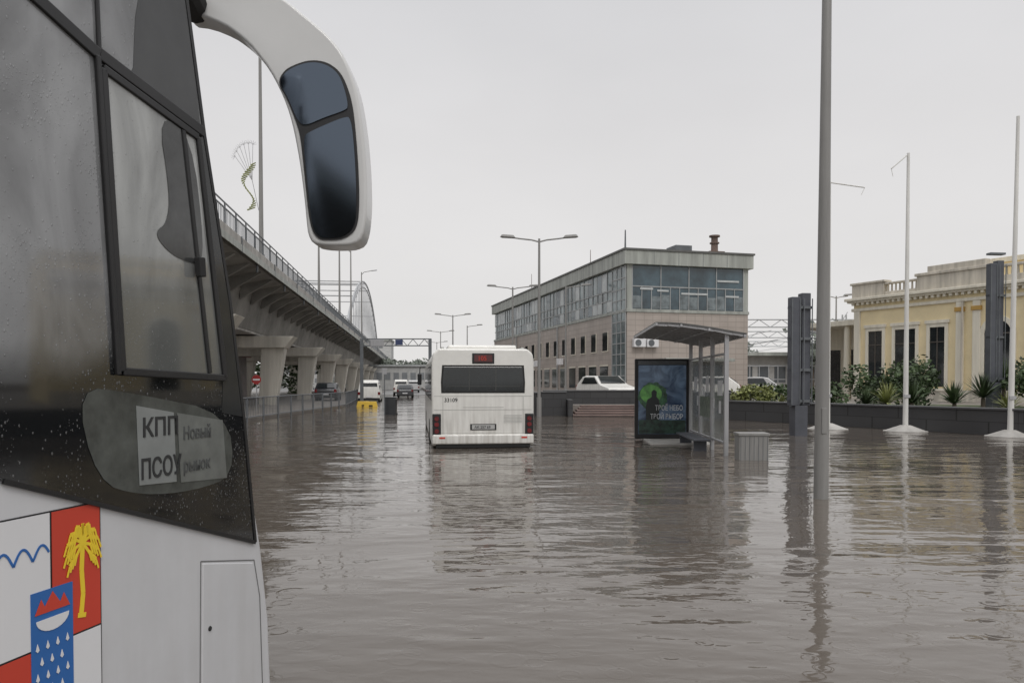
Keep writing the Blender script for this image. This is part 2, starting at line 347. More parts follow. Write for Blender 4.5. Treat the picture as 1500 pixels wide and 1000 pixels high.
strip(pf,(2.31,2.37),(2.43,1.63),.018,.0066,.010)
strip(pf,(1.0,2.63),(1.6,2.565),.034,.0062,.008)
ph=co.part('window_handle',M['rubber'],.003); strip(ph,(2.36,1.99),(2.365,1.93),.03,.02,.02)
pm=co.part('interior_curtain',mat('curtain_dark',(.07,.072,.072),.15,var=.4,scale=5))
pm.prism([(.0112,A(y),z) for y,z in chaikin([(2.20,2.385),(2.35,2.37),(2.41,2.02),(2.37,1.97),(2.27,1.975),(2.20,2.01),(2.19,2.04),(2.235,2.07),(2.25,2.16)])],(.0012,0,0))
pd=co.part('dashboard_behind_glass',mat('dash',(.085,.092,.085),.25,var=.5,scale=5))
pd.prism([(.0068,A(y),z) for y,z in chaikin([(1.895,1.592),(2.092,1.571),(2.53,1.50),(2.57,1.28),(2.35,1.26),(2.118,1.28),(1.96,1.34)])],(.001,0,0))
ps=co.part('route_board',mat('route_board_card',(.25,.265,.26),.25,var=.12,scale=5))
ps.prism([(.0085,A(y),z) for y,z in [(2.105,1.535),(2.26,1.51),(2.27,1.30),(2.115,1.31)]],(.001,0,0))
ps2=co.part('route_board_2',mat('route_board_card2',(.17,.18,.17),.25,var=.25,scale=5))
ps2.prism([(.0085,A(y),z) for y,z in [(2.275,1.508),(2.50,1.475),(2.52,1.28),(2.29,1.295)]],(.001,0,0))
tr=(R(90),0,R(90))
tx=mat('board_text',(.03,.032,.034),.4)
co.text('route_text','КПП',.075,(.0105,A(2.125),1.445),tr,tx)
co.text('route_text_2','ПСОУ',.08,(.0105,A(2.118),1.325),tr,tx,sx=.78)
tx2=mat('board_text_faint',(.085,.09,.09),.4)
co.text('route_text_3','Новый',.055,(.0105,A(2.30),1.425),tr,tx2,sx=.8)
co.text('route_text_4','рынок',.055,(.0105,A(2.30),1.325),tr,tx2,sx=.8)
pw=co.part('window_seal',M['black'])
for a,b in zip([(2.69,1.026),(2.628,1.453),(2.549,1.875),(2.42,2.39),(2.337,2.788)],[(2.628,1.453),(2.549,1.875),(2.42,2.39),(2.337,2.788),(2.30,2.93)]): strip(pw,a,b,.014,.003,.006)
strip(pw,(1.694,1.377),(2.69,1.026),.012,.003,.006)
ph=co.part('service_hatch',M['coachwhite'],.004,seg=3)
ph.prism([(-.003,A(y),z) for y,z in [(2.40,1.02),(2.68,.955),(2.715,.82),(2.735,.35),(2.385,.35)]],(.007,0,0))
pg=co.part('hatch_gap',mat('gap_grey',(.16,.16,.16),.7))
pts=[(2.392,1.028),(2.69,.962),(2.725,.82),(2.745,.34),(2.377,.34)]
for i in range(5): strip(pg,pts[i],pts[(i+1)%5],.004,.0,.0012)
pl=co.part('hatch_lock',M['rubber'],.003); pl.cyl((.003,A(2.43),.80),(.008,A(2.43),.80),.009,.008,12)
x0=.0012
def dec(name,m,pts,lv=0): co.part(name,m).prism([(x0+lv*.0012,A(y),z) for y,z in pts],(.001,0,0))
dec('decal_border',M['black'],[(1.50,1.288),(1.979,1.288),(1.979,.54),(1.50,.54)],0)
dec('decal_white_field',M['plainwhite'],[(1.503,1.284),(1.819,1.284),(1.819,.965),(1.503,.965)],1)
dec('decal_red_field',M['red'],[(1.825,1.284),(1.975,1.284),(1.975,.965),(1.825,.965)],1)
dec('decal_red_field_2',M['red'],[(1.503,.96),(1.82,.96),(1.82,.62),(1.503,.62)],1)
dec('decal_white_field_2',M['plainwhite'],[(1.825,.96),(1.975,.96),(1.975,.62),(1.825,.62)],1)
wv=co.part('decal_waves',M['blue'])
prev=None
for i in range(0,61):
    y=1.51+i*.305/60; z=1.175+.035*abs(math.sin((y-1.51)*math.pi/.052))
    if prev:strip(wv,prev,(y,z),.006,x0+.0026,.001)
    prev=(y,z)
pp=co.part('decal_palm',M['yellow'])
tw=[(1.917,1.19),(1.913,1.12),(1.917,1.06),(1.910,1.005)]
for a,b in zip(tw,tw[1:]): strip(pp,a,b,.014,x0+.0026,.001)
strip(pp,(1.900,1.008),(1.925,1.003),.012,x0+.0028,.001)
for ang in (-35,-10,15,40,65,90,115,140,165,190,215):
    a=R(ang);L_=.064
    c0=Vector((1.917,1.190)); p1=c0+Vector((math.cos(a)*.5,math.sin(a)))*L_*.72; p2=c0+Vector((math.cos(a)*.80,math.sin(a)*1.0-.22))*L_
    strip(pp,tuple(c0),tuple(p1),.008,x0+.0030+ang*1e-6,.001); strip(pp,tuple(p1),tuple(p2),.010,x0+.0034+ang*1e-6,.001)
    for t in (.0,.3,.6,1.):
        b0=p1.lerp(p2,t); strip(pp,tuple(b0),(b0.x+.010*math.cos(a),b0.y-.026),.005,x0+.0038+ang*1e-6,.001)
dec('decal_shield',M['blue'],[(1.762,1.10),(1.884,1.10),(1.884,.80),(1.823,.74),(1.762,.80)],2)
dec('decal_mountain',M['red'],[(1.772,1.045),(1.79,1.08),(1.80,1.06),(1.823,1.092),(1.845,1.06),(1.856,1.08),(1.874,1.045)],3.3)
bw=[(1.775,1.03),(1.871,1.03)]+[(1.823+.048*math.cos(R(t)),1.03+.032*math.sin(R(t))) for t in range(-15,-180,-15)]
dec('decal_bowl',M['plainwhite'],bw,3.3)
dp=co.part('decal_drops',M['plainwhite'])
for r_ in range(6):
    for c_ in range(4):
        y=1.778+c_*.029+(.012 if r_%2 else 0); z=.965-r_*.036
        if y<1.876: dp.prism([(x0+.0042,A(y),z+.012),(x0+.0042,A(y+.005),z-.004),(x0+.0042,A(y),z-.009),(x0+.0042,A(y-.005),z-.004)],(.001,0,0))
co.part('windscreen',M['darkglass']).prism([(-.15,A(2.45),2.62),(-2.35,A(2.45),2.62),(-2.35,A(2.79),1.2),(-.15,A(2.79),1.2)],(0,.01,0))
wh=co.part('wheel',M['rubber'],.02)
for yy in(.2,-5.6): wh.cyl((.012,yy,.2),(-.28,yy,.2),.48,.48,28)
inv=(Matrix.Translation((-1.54,0,0))@Matrix.Rotation(-R(12.8),4,'Z')).inverted()
def W(p):return tuple(inv@Vector(p))
out=[(-1.30,3.10),(-1.227,3.125),(-1.104,3.175),(-1.03,3.172),(-.954,3.141),(-.885,3.10),(-.818,3.045),(-.76,2.998),(-.709,2.95),(-.67,2.90),(-.641,2.841),(-.62,2.78),(-.605,2.718),(-.590,2.62),(-.581,2.527),(-.575,2.43),(-.573,2.336),(-.576,2.27),(-.584,2.204),(-.60,2.158),(-.637,2.142),(-.665,2.140),(-.709,2.139),(-.755,2.142),(-.790,2.150),(-.808,2.185),(-.813,2.227),(-.820,2.31),(-.829,2.391),(-.840,2.475),(-.854,2.554),(-.869,2.625),(-.889,2.691),(-.918,2.76),(-.954,2.827),(-.995,2.882),(-1.036,2.931),(-1.085,2.972),(-1.132,3.004),(-1.22,3.04),(-1.30,3.05)]
out=chaikin(out,1)
mh=co.part('mirror_housing',M['mirrorwhite'],.018,seg=5)
mh.prism([W((x,2.98,z)) for x,z in out],Vector(W((0,3.11,0)))-Vector(W((0,2.98,0))))
low=[(-.822,2.565),(-.79,2.585),(-.73,2.612),(-.66,2.64),(-.632,2.64),(-.618,2.5),(-.611,2.309),(-.618,2.215),(-.66,2.175),(-.71,2.168),(-.765,2.172),(-.79,2.225),(-.806,2.4)]
up=[(-.915,2.775),(-.89,2.815),(-.845,2.840),(-.79,2.855),(-.736,2.848),(-.69,2.82),(-.664,2.776),(-.640,2.68),(-.66,2.665),(-.74,2.638),(-.81,2.607),(-.84,2.62),(-.878,2.715)]
vec=Vector(W((0,2.996,0)))-Vector(W((0,3.0,0)))
allp=[(-.832,2.565),(-.848,2.62),(-.885,2.715),(-.922,2.775),(-.895,2.825),(-.845,2.850),(-.79,2.865),(-.73,2.858),(-.68,2.825),(-.652,2.776),(-.628,2.70),(-.616,2.6),(-.605,2.45),(-.601,2.309),(-.61,2.205),(-.66,2.166),(-.71,2.160),(-.77,2.163),(-.799,2.225),(-.816,2.4)]
co.part('mirror_surround',M['black']).prism([W((x,2.979,z)) for x,z in chaikin(allp)],vec)
co.part('mirror_glass_main',M['mirror'],0).prism([W((x,2.974,z)) for x,z in chaikin(low)],vec)
co.part('mirror_glass_wide',M['mirror'],0).prism([W((x,2.974,z)) for x,z in chaikin(up)],vec)
mc=co.part('mirror_clamp',M['rubber'],.01)
mc.path([W((-1.12,2.33,3.02)),W((-1.2,2.62,3.10)),W((-1.26,3.03,3.08))],.055,12)
co.done()

# ---------------------------------------------------------------- city bus
cb=Obj('city_bus',(-.70,18.3,0),R(7.35))
bw=1.25
sec=[(-bw,.06),(-bw,2.1),(-bw+.03,2.3),(-bw+.16,2.42),(bw-.16,2.42),(bw-.03,2.3),(bw,2.1),(bw,.06)]
cb.part('body',M['white'],.05,seg=4).prism([(x,0,z) for x,z in sec],(0,12,0))
cb.part('roof_unit',M['white'],.05,seg=3).box(-.85,.85,.25,2.4,2.40,2.52)
cb.part('roof_unit_2',M['white'],.05,seg=3).box(-.8,.8,5,7.6,2.40,2.60)
cb.part('rear_window',M['darkglass'],.012).prism([(x,-.012,z) for x,z in [(-.98,1.38),(.98,1.38),(.99,1.6),(.96,1.98),(-.96,1.98),(-.99,1.6)]],(0,.02,0))
p=cb.part('rear_window_seal',M['rubber'],.01); p.prism([(x,-.006,z) for x,z in [(-1.02,1.34),(1.02,1.34),(1.03,1.6),(1.0,2.02),(-1.0,2.02),(-1.03,1.6)]],(0,.012,0))
cb.part('rear_interior_rail',mat('rail_in',(.07,.07,.065),.3)).box(-.9,.9,-.0145,-.0122,1.50,1.51).box(-.35,-.335,-.0145,-.0122,1.4,1.96).box(.3,.315,-.0145,-.0122,1.4,1.96)
cb.part('route_display_frame',M['black'],.01).box(-.27,.27,-.02,.02,2.06,2.31)
cb.part('route_display',mat('disp',(.10,.03,.03),.2)).box(-.22,.22,-.025,-.021,2.10,2.27)
cb.text('route_number','105',.15,(-.14,-.027,2.135),(R(90),0,0),M['led'])
p=cb.part('rear_seams',mat('seam_grey',(.40,.40,.38),.6))
for z in(1.26,.93,.36): p.box(-1.2,1.2,-.004,.01,z,z+.010)
for x in(-.98,.98): p.box(x-.005,x+.005,-.004,.01,.36,1.25)
p.box(-.5,.5,-.0045,.01,.99,1.0)
cb.part('rear_bumper',M['white'],.04,seg=3).box(-1.24,1.24,-.07,.05,.10,.34)
cb.part('skirt',M['rubber'],.01).box(-1.15,1.15,-.03,.3,.01,.12)
for sx,n in((-1,''),(1,'_2')):
    a,b_=sorted((sx*1.235,sx*1.03))
    cb.part('tail_light_housing'+n,M['black'],.015).box(a,b_,-.035,.02,.30,.84)
    for i,z in enumerate((.72,.58,.42)): cb.part('tail_lamp'+n+'_%d'%i,M['redlight'],.0).cyl(((a+b_)/2,-.034,z),((a+b_)/2,-.05,z),.06,.055,16)
    cb.part('reflector'+n,M['red']).box(sx*1.0-.07,sx*1.0+.07,-.076,-.069,.24,.28)
    cb.part('mirror'+n,M['black'],.03).box(sx*1.47-.08,sx*1.47+.08,12.0,12.08,1.5,1.95)
    cb.part('mirror_arm'+n,M['black']).path([(sx*1.2,11.95,2.2),(sx*1.45,12.05,2.2),(sx*1.47,12.05,1.9)],.02,6)
cb.part('number_plate_holder',M['black'],.003).box(-.32,.32,-.012,.0,.44,.59)
cb.part('number_plate',mat('plate_dirty',(.45,.45,.44),.4),.003).box(-.28,.28,-.02,-.0121,.46,.57)
cb.text('plate_text','АК 257 69',.09,(-.22,-.022,.482),(R(90),0,0),M['black'])
cb.text('fleet_number','33109',.13,(-.95,-.006,1.13),(R(90),0,0),M['black'])
vg=cb.part('vent_grille',mat('vent',(.5,.5,.48),.6))
for i in range(6): vg.box(.5,.95,-.006,.01,.62+i*.035,.632+i*.035)
p=cb.part('side_windows',M['darkglass'],.01)
for s_ in(-1,1):
    for i in range(7):
        a,b_=sorted((s_*bw,s_*(bw+.006))); p.box(a,b_,.6+i*1.6,.6+i*1.6+1.52,1.15,2.05)
wh=cb.part('wheels',M['rubber'],.03)
for s_ in(-1,1):
    for yy in(2.9,9.3): wh.cyl((s_*1.26,yy,.15),(s_*.95,yy,.15),.46,.46,24)
p=cb.part('roof_rail',mat('roofrail',(.5,.5,.48),.5)); 
for s_ in(-1,1): p.box(s_*.98-.03,s_*.98+.03,.1,11.8,2.42,2.46)
cb.done()

# ---------------------------------------------------------------- flyover
fo=Obj('flyover_bridge',(-7.93,0,0),R(7.44))
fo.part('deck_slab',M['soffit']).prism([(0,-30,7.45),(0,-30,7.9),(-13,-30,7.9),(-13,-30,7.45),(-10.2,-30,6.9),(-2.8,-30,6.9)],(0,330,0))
fo.part('edge_beam',M['concrete'],.03).box(-.3,.22,-30,300,7.62,8.12)
fo.part('edge_flashing',M['fascia']).box(.22,.26,-30,300,7.45,7.75)
fo.part('edge_beam_2',M['concrete']).box(-13.2,-12.7,-30,300,7.5,8.12)
p=fo.part('box_girders',M['soffit'])
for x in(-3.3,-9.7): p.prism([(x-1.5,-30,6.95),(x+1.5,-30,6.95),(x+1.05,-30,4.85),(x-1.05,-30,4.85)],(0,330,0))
p=fo.part('girder_light_web',M['concrete'])
p.box(-3.3-1.0,-3.3+1.0,-30,300,4.70,4.849)
p=fo.part('cantilever_ribs',M['soffit'])
s=-20
while s<220:
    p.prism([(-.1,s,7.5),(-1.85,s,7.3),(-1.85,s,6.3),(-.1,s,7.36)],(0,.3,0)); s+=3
dj=fo.part('deck_joints_and_drains',M['railmetal'])
s=18
while s<220: dj.box(.221,.275,s,s+.06,7.42,8.12); dj.cyl((.1,s+4,7.5),(.1,s+4,7.1),.06,.06,6); s+=8
pc=fo.part('pier_caps',M['concrete_light'],.05); pl=fo.part('pier_legs',M['concrete_light'],.06)
pj=fo.part('bearings',M['black'])
for i in range(-3,15):
    s=50.4+16*i
    pc.prism([(.1,s-.9,4.62),(-11.6,s-.9,4.62),(-11.0,s-.9,3.85),(-.5,s-.9,3.85)],(0,1.8,0))
    for x in (-1.5,-9.9):
        pl.prism([(x-.55,s-.55,3.86),(x+.95,s-.55,3.86),(x+.25,s-.55,-.3),(x-.75,s-.55,-.3)],(0,1.1,0))
    pj.box(-4.2,-2.4,s-.4,s+.4,4.62,4.70)
pr=fo.part('railing',M['railmetal'])
s=10.
while s<230:
    pr.box(-.03,.03,s-.03,s+.03,8.1,9.15)
    pr.box(-12.95,-12.89,s-.03,s+.03,8.1,9.15)
    s+=2.
for z in(8.22,8.9,9.12): pr.box(-.025,.025,10,230,z,z+.05); pr.box(-12.95,-12.9,10,230,z,z+.05)
s=10.
while s<130:
    pr.box(-.012,.012,s-.014,s+.014,8.25,8.92); s+=.25
gr=fo.part('crash_barrier',M['galv']); gr.box(-1.4,-1.3,10,230,8.5,8.8)
s=10
while s<230: gr.box(-1.4,-1.34,s,s+.1,7.9,8.7); s+=4
pa=fo.part('arch_ribs',M['hazesteel']); ph=fo.part('arch_hangers',M['hazesteel'])
for x in(-1.0,-12.0):
    prev=None
    for i in range(0,29):
        t=i/28; s=100+90*t; z=8+12.*math.sin(math.pi*t)**.75
        if prev:
            pa.cyl(prev,(x,s,z),.14,.14,6); pa.cyl((prev[0],prev[1],prev[2]-1.0),(x,s,z-1.0),.10,.10,6); ph.cyl((prev[0],prev[1],prev[2]-1.0),(x,s,z),.06,.06,4)
        if 0<i<28: ph.cyl((x,s,8),(x,s,z-1),.05,.05,5); ph.cyl((x,s,8),(x,s+3.2,z-1),.03,.03,4)
        prev=(x,s,z)
for i in range(4,25,3):
    t=i/28; s=100+90*t; z=8+12.*math.sin(math.pi*t)**.75; pa.cyl((-1.,s,z),(-12.,s,z),.1,.1,6)
fo.done()
def flylamp(s_,h,arm=-1,deco=False,name='flyover_street_lamp'):
    o=Obj(name,(-7.93-s_*.1295-.3,s_*.9916,8.0),R(7.44))
    o.part('pole',M['polegrey'],smooth=True).cyl((0,0,0),(0,0,h),.13,.07,12)
    o.part('base_flange',M['polegrey']).cyl((0,0,0),(0,0,.5),.19,.17,12)
    o.part('arm',M['polegrey']).path([(0,0,h-.4),(arm*.4,0,h),(arm*1.6,0,h+.25)],.05,8)
    o.part('lamp_head',M['galv'],.03).prism([(arm*1.5,-.16,h+.16),(arm*2.4,-.12,h+.28),(arm*2.4,.12,h+.28),(arm*1.5,.16,h+.16)],(0,0,.14))
    if deco:
        d=o.part('festive_decoration_frame',M['galv'])
        for i in range(6):
            a=R(75+i*18)
            tip=Vector((-.6+math.cos(a)*.75,0,h*.15+3.6+math.sin(a)*.95))
            d.path([(-.12,0,h*.15+1.0),(-.45,0,h*.15+2.6),tip],.014,5)
            for b_ in range(5):
                c_=a+R(-70+b_*35); d.cyl(tip,tip+Vector((math.cos(c_)*.22,0,math.sin(c_)*.22)),.010,.006,4)
        y=o.part('festive_decoration_lights',M['leafy'])
        for i in range(20):
            t=i/19; y.cyl((-.72+.30*math.sin(t*7),0,h*.15+1.0+t*2.4),(-.55+.30*math.sin(t*7+1),0,h*.15+1.15+t*2.4),.045,.03,5)
    o.done()
flylamp(41.1,12.5,-1,True); flylamp(66,6.0,1); flylamp(84.3,9.8,1); flylamp(99.6,11.0,-1); flylamp(120,11,1)

# ---------------------------------------------------------------- street lamps
def streetlamp(x,y,h=8.3,arms=(-1,1),span=1.75,z0=0.,rot=0,name='street_lamp'):
    o=Obj(name,(x,y,z0),rot); h=h-z0
    o.part('pole',M['polegrey'],smooth=True).cyl((0,0,-.3),(0,0,h),.085,.05,12)
    o.part('base',M['polegrey']).cyl((0,0,-.3),(0,0,.9),.12,.115,12)
    a=o.part('arms',M['polegrey']); hd=o.part('lamp_heads',M['polegrey'],.03)
    for s_ in arms:
        a.path([(0,0,h-.15),(s_*.35,0,h-.06),(s_*.9,0,h),(s_*(span-.5),0,h+.05)],.035,8)
        hd.prism([(s_*(span-.65),-.13,h+.02),(s_*span,-.17,h+.06),(s_*(span+.1),0,h+.07),(s_*span,.17,h+.06),(s_*(span-.65),.13,h+.02)],(0,0,.13),.75)
    o.done()
streetlamp(1.27,35.2)
streetlamp(.05,53,arms=(-1,1),z0=0.)
streetlamp(3.75,52.5,arms=(1,),z0=.5)
streetlamp(-5.9,75); streetlamp(-9.4,99); streetlamp(-5.3,89,arms=(1,)); streetlamp(25.2,58.5,z0=.5,span=1.2)
streetlamp(-12.5,125)
o=Obj('street_lamp',(4.27,10.35,0),0)
o.part('pole',M['polegrey'],smooth=True).cyl((0,0,-.3),(0.03,0,9),.10,.05,28)
o.part('access_door',M['polegrey'],.004).box(-.035,.035,-.102,-.06,.9,1.25)
o.part('arms',M['polegrey']).path([(-1.2,0,9.1),(-.4,0,9.0),(0,0,8.9),(.4,0,9.0),(1.2,0,9.1)],.04,8)
hd=o.part('lamp_heads',M['polegrey'],.03)
for s_ in(-1,1): hd.prism([(s_*1.1,-.13,9.08),(s_*1.75,-.17,9.12),(s_*1.85,0,9.13),(s_*1.75,.17,9.12),(s_*1.1,.13,9.08)],(0,0,.13),.75)
o.done()

# ---------------------------------------------------------------- flagpoles
def flagpole(x,y,h,arm,lean=0):
    o=Obj('flagpole',(x,y,0),0)
    o.part('footing',M['concrete'],smooth=False).cyl((0,0,-.3),(0,0,.02),.72,.66,18).cyl((0,0,.02),(0,0,.2),.62,.16,18)
    o.part('pole',M['whitepole'],smooth=True).cyl((0,0,.1),(lean,0,h),.085,.045,14)
    if arm:
        o.part('halyard_arm',M['whitepole']).path([(lean,0,h-.03),(lean+arm[0],0,h+arm[1])],.022,6)
        o.part('halyard',M['whitepole']).path([(lean+arm[0],0,h+arm[1]),(lean+arm[0]*.9,.0,h+arm[1]-.25)],.01,5)
    o.part('cleat',M['galv']).box(-.1,.1,-.1,-.06,1.1,1.2)
    o.done()
flagpole(12.9,24.6,9.05,(-.55,-.5)); flagpole(14.75,22.2,9.4,None,.1); flagpole(10.85,25.8,8.45,(1.2,-.2))

def pylons(x,y,h,z0=-.3,w=.3,rz=.1):
    o=Obj('decorative_pylon',(x,y,0),rz)
    p=o.part('posts',M['pylon'],.02)
    p.box(-w-.045,-.045,-w/2,w/2,z0+1.2,h-.05); p.box(.045,w+.045,-w/2+.1,w/2+.1,z0+1.2,h+.08)
    p.box(-w*.72,w*.72,-w/2,w/2+.1,z0,z0+1.2)
    q=o.part('edge_channels',M['railmetal'],.003)
    for i in(-w-.045,-.075,.045,w+.015): q.box(i,i+.03,-w/2-.02,-w/2-.001,z0+1.25,h-.1)
    for i in range(4): q.box(-w-.045,w+.045,-w/2+.02,w/2,z0+1.3+i*(h-1.4)/3,z0+1.38+i*(h-1.4)/3)
    o.done()
pylons(8.65,22.6,4.2,w=.28); pylons(19.4,30.2,6.4,.4,w=.28)

# ---------------------------------------------------------------- station service building
sb=Obj('station_service_building',(7.33,48,0),math.atan2(.2526,.9676))
Wd,Ln=8.69,36.8
sb.part('tile_walls',M['tile']).box(0,Wd,0,Ln,.4,6.27)
sb.part('upper_core',M['mullion']).box(.12,Wd-.12,.12,Ln-.12,6.27,9.1)
sb.part('roof_fascia',M['fascia'],.02).box(-.25,Wd+.25,-.25,Ln+.2,9.12,10.0)
sb.part('roof_edge',mat('roof_edge_dark',(.12,.12,.115),.6)).box(-.32,Wd+.32,-.32,Ln+.25,10.0,10.12)
sb.part('sill_band',M['fascia'],.01).box(-.06,Wd+.06,-.06,Ln+.05,6.10,6.30)
fj=sb.part('fascia_joints',M['railmetal'])
for i in range(1,5): fj.box(i*Wd/5,i*Wd/5+.03,-.256,-.24,9.14,9.98)
for i in range(1,20): fj.box(-.256,-.24,i*Ln/20,i*Ln/20+.03,9.14,9.98)
sb.part('left_band_glass',M['bandglass']).box(.04,.118,2.5,Ln-.4,6.32,9.1)
sb.part('front_glass',M['frontglass']).box(.35,Wd-.35,.04,.118,6.32,9.1)
sb.part('front_end_panels',M['fascia']).box(0,.34,-.0,.3,6.3,9.12).box(Wd-.34,Wd,0,.3,6.3,9.12)
mu=sb.part('mullions',M['mullion'])
y=2.5
i=0
while y<Ln-.3:
    mu.box(-.01,.05,y-.03,y+.03,6.3,9.12); y+=.92;i+=1
for z in(7.1,7.75): mu.box(-.012,.05,2.5,Ln-.3,z-.03,z+.03)
lp=sb.part('light_window_panels',mat('panel_light',(.50,.53,.53),.4))
dpn=sb.part('dark_window_panels',M['frontglass'])
random.seed(3)
for j in range(37):
    if random.random()<.35: lp.box(.0,.038,2.55+j*.92,2.55+j*.92+.82,6.35,7.06)
    elif random.random()<.5: dpn.box(.0,.038,2.55+j*.92,2.55+j*.92+.82,6.35,7.06)
    if random.random()<.25: lp.box(.0,.038,2.55+j*.92,2.55+j*.92+.82,7.8,9.0)
    elif random.random()<.35: dpn.box(.0,.038,2.55+j*.92,2.55+j*.92+.82,7.8,9.0)
for i in range(13):
    x=.36+i*(Wd-.72)/12; mu.box(x-.025,x+.025,-.01,.05,6.3,7.75)
for i in range(5):
    x=.36+i*(Wd-.72)/4; mu.box(x-.03,x+.03,-.011,.05,7.75,9.12)
mu.box(.3,Wd-.3,-.013,.05,7.72,7.79)
bl=sb.part('white_louvre_blinds',mat('blind',(.5,.52,.52),.4))
for x,w_,z in((2.1,.8,7.45),(3.8,1.9,7.3),(6.4,1.6,8.2),(.9,.9,7.55),(7.0,1.0,7.2)): bl.box(x,x+w_,-.02,.03,z,z+.12)
bd=sb.part('indoor_ceiling_panels',mat('indoorpanel',(.19,.22,.23),.3,var=.5))
for i in range(12):
    if i%3!=1: bd.box(.42+i*.665,.42+i*.665+.58,.03,.039,6.36,7.15+.1*(i%2))
sb.part('corner_stair_glass',M['bandglass']).box(-.03,.1,.15,2.35,.5,9.1)
m2=sb.part('corner_mullions',M['mullion'])
for y in(.1,.85,1.6,2.35): m2.box(-.07,-.02,y-.035,y+.035,.5,9.12)
for i in range(13): m2.box(-.065,-.025,.1,2.35,.6+i*.7,.66+i*.7)
tw=sb.part('small_windows',M['darkglass']); tf=sb.part('small_window_frames',M['trim'])
for j in range(15):
    y=3.2+j*2.2
    if y>Ln-2: break
    w_=.95
    tw.box(-.03,.05,y,y+w_,3.75,5.0); tf.box(-.05,.04,y-.06,y+w_+.06,3.68,3.745); tf.box(-.045,.04,y-.06,y,3.75,5.06)
    tw.box(-.03,.05,y,y+1.4,1.2,2.7); tf.box(-.05,.04,y-.06,y+1.46,2.71,2.8)
ac=sb.part('air_conditioners',M['plainwhite'],.03)
for x in(.35,1.25): ac.box(x,x+.8,-.38,-.02,3.85,4.40)
af=sb.part('air_conditioner_fans',M['railmetal'])
for x in(.35,1.25): af.cyl((x+.28,-.385,4.12),(x+.28,-.40,4.12),.21,.21,16)
for y in(12.5,19.1,25.7): ac.box(-.40,-.06,y,y+.8,3.0,3.5)
sb.part('drain_pipes',M['mullion']).cyl((-.1,14,.5),(-.1,14,6.1),.06,.06,8).cyl((-.1,27,.5),(-.1,27,6.1),.06,.06,8)
sb.part('front_door_glass',M['darkglass']).box(2.5,6.8,-.02,.05,.5,2.9)
sb.part('entrance_canopy',M['fascia'],.02).box(2.2,7.1,-1.1,-.0,2.95,3.15)
sb.part('roof_hut',M['railmetal'],.02).box(4.0,5.2,1.2,2.6,10.1,10.75)
sb.part('roof_mast',M['railmetal']).cyl((.3,1.0,10.1),(.3,1.0,11.5),.07,.04,8)
c=sb.part('roof_chimney',M['chimney'],smooth=False); c.cyl((6.75,1.0,10.1),(6.75,1.0,11.35),.24,.22,14).cyl((6.75,1.0,11.35),(6.75,1.0,11.45),.36,.36,14).box(6.2,7.3,.6,1.6,10.1,10.35).cyl((6.75,1.0,10.9),(6.75,1.0,10.98),.32,.32,14)
c.cyl((.9,9,10.1),(.9,9,11.6),.03,.02,6).cyl((.9,25,10.1),(.9,25,12.0),.03,.02,6)
sb.done()

# ---------------------------------------------------------------- parapet walls, steps
def wallseg(name,pts,h,t=.35,z0=-.3,cap=True,m=None):
    o=Obj(name)
    p=o.part('wall_body',m or M['blackstone'],.01); q=o.part('coping',mat('coping_granite',(.085,.085,.088),.35,var=.2),.015)
    for a,b in zip(pts,pts[1:]):
        a=Vector((*a,0));b=Vector((*b,0)); d=(b-a).normalized(); n=Vector((-d.y,d.x,0))*t/2
        p.prism([a+n+Vector((0,0,z0)),b+n+Vector((0,0,z0)),b-n+Vector((0,0,z0)),a-n+Vector((0,0,z0))],(0,0,h-z0))
        n2=n*1.25; e=d*.03
        q.prism([a+n2-e+Vector((0,0,h)),b+n2+e+Vector((0,0,h)),b-n2+e+Vector((0,0,h)),a-n2-e+Vector((0,0,h))],(0,0,.07))
    o.done()
wallseg('granite_retaining_wall',[(9.45,32.4),(15.0,22.1),(22.,10.2)],.76)
wallseg('granite_parapet_wall',[(9.35,35.9),(9.35,32.8)],1.1)
wallseg('granite_parapet_wall',[(6.3,36.2),(9.1,36.2)],1.1)
wallseg('granite_parapet_wall',[(2.6,36.2),(1.4,36.2)],1.1)
wallseg('granite_parapet_wall',[(1.6,38.2),(9.3,38.2)],1.15)
wallseg('granite_parapet_wall',[(1.3,36.6),(-3.4,60),(-8,84)],1.05)
st=Obj('stone_steps')
p=st.part('treads',M['stepstone'],.01)
for i in range(5): p.box(2.85+i*.12,6.1,34.9+i*.36,36.8,-.3 if i==0 else .1*i,.1*(i+1))
nos=st.part('step_nosings',mat('nosing_dark',(.06,.05,.048),.5))
for i in range(5): nos.box(2.87+i*.12,6.08,34.885+i*.36,34.899+i*.36,.1*i+.015,.1*i+.045)
st.part('cheek_walls',M['blackstone'],.02).box(2.62,2.84,35.0,36.7,-.3,.8).box(6.11,6.33,35.0,36.7,-.3,.8)
st.part('handrail',M['galv']).path([(6.2,35,.85),(6.2,36.6,1.4),(6.2,37.4,1.4)],.025,8)
st.done()

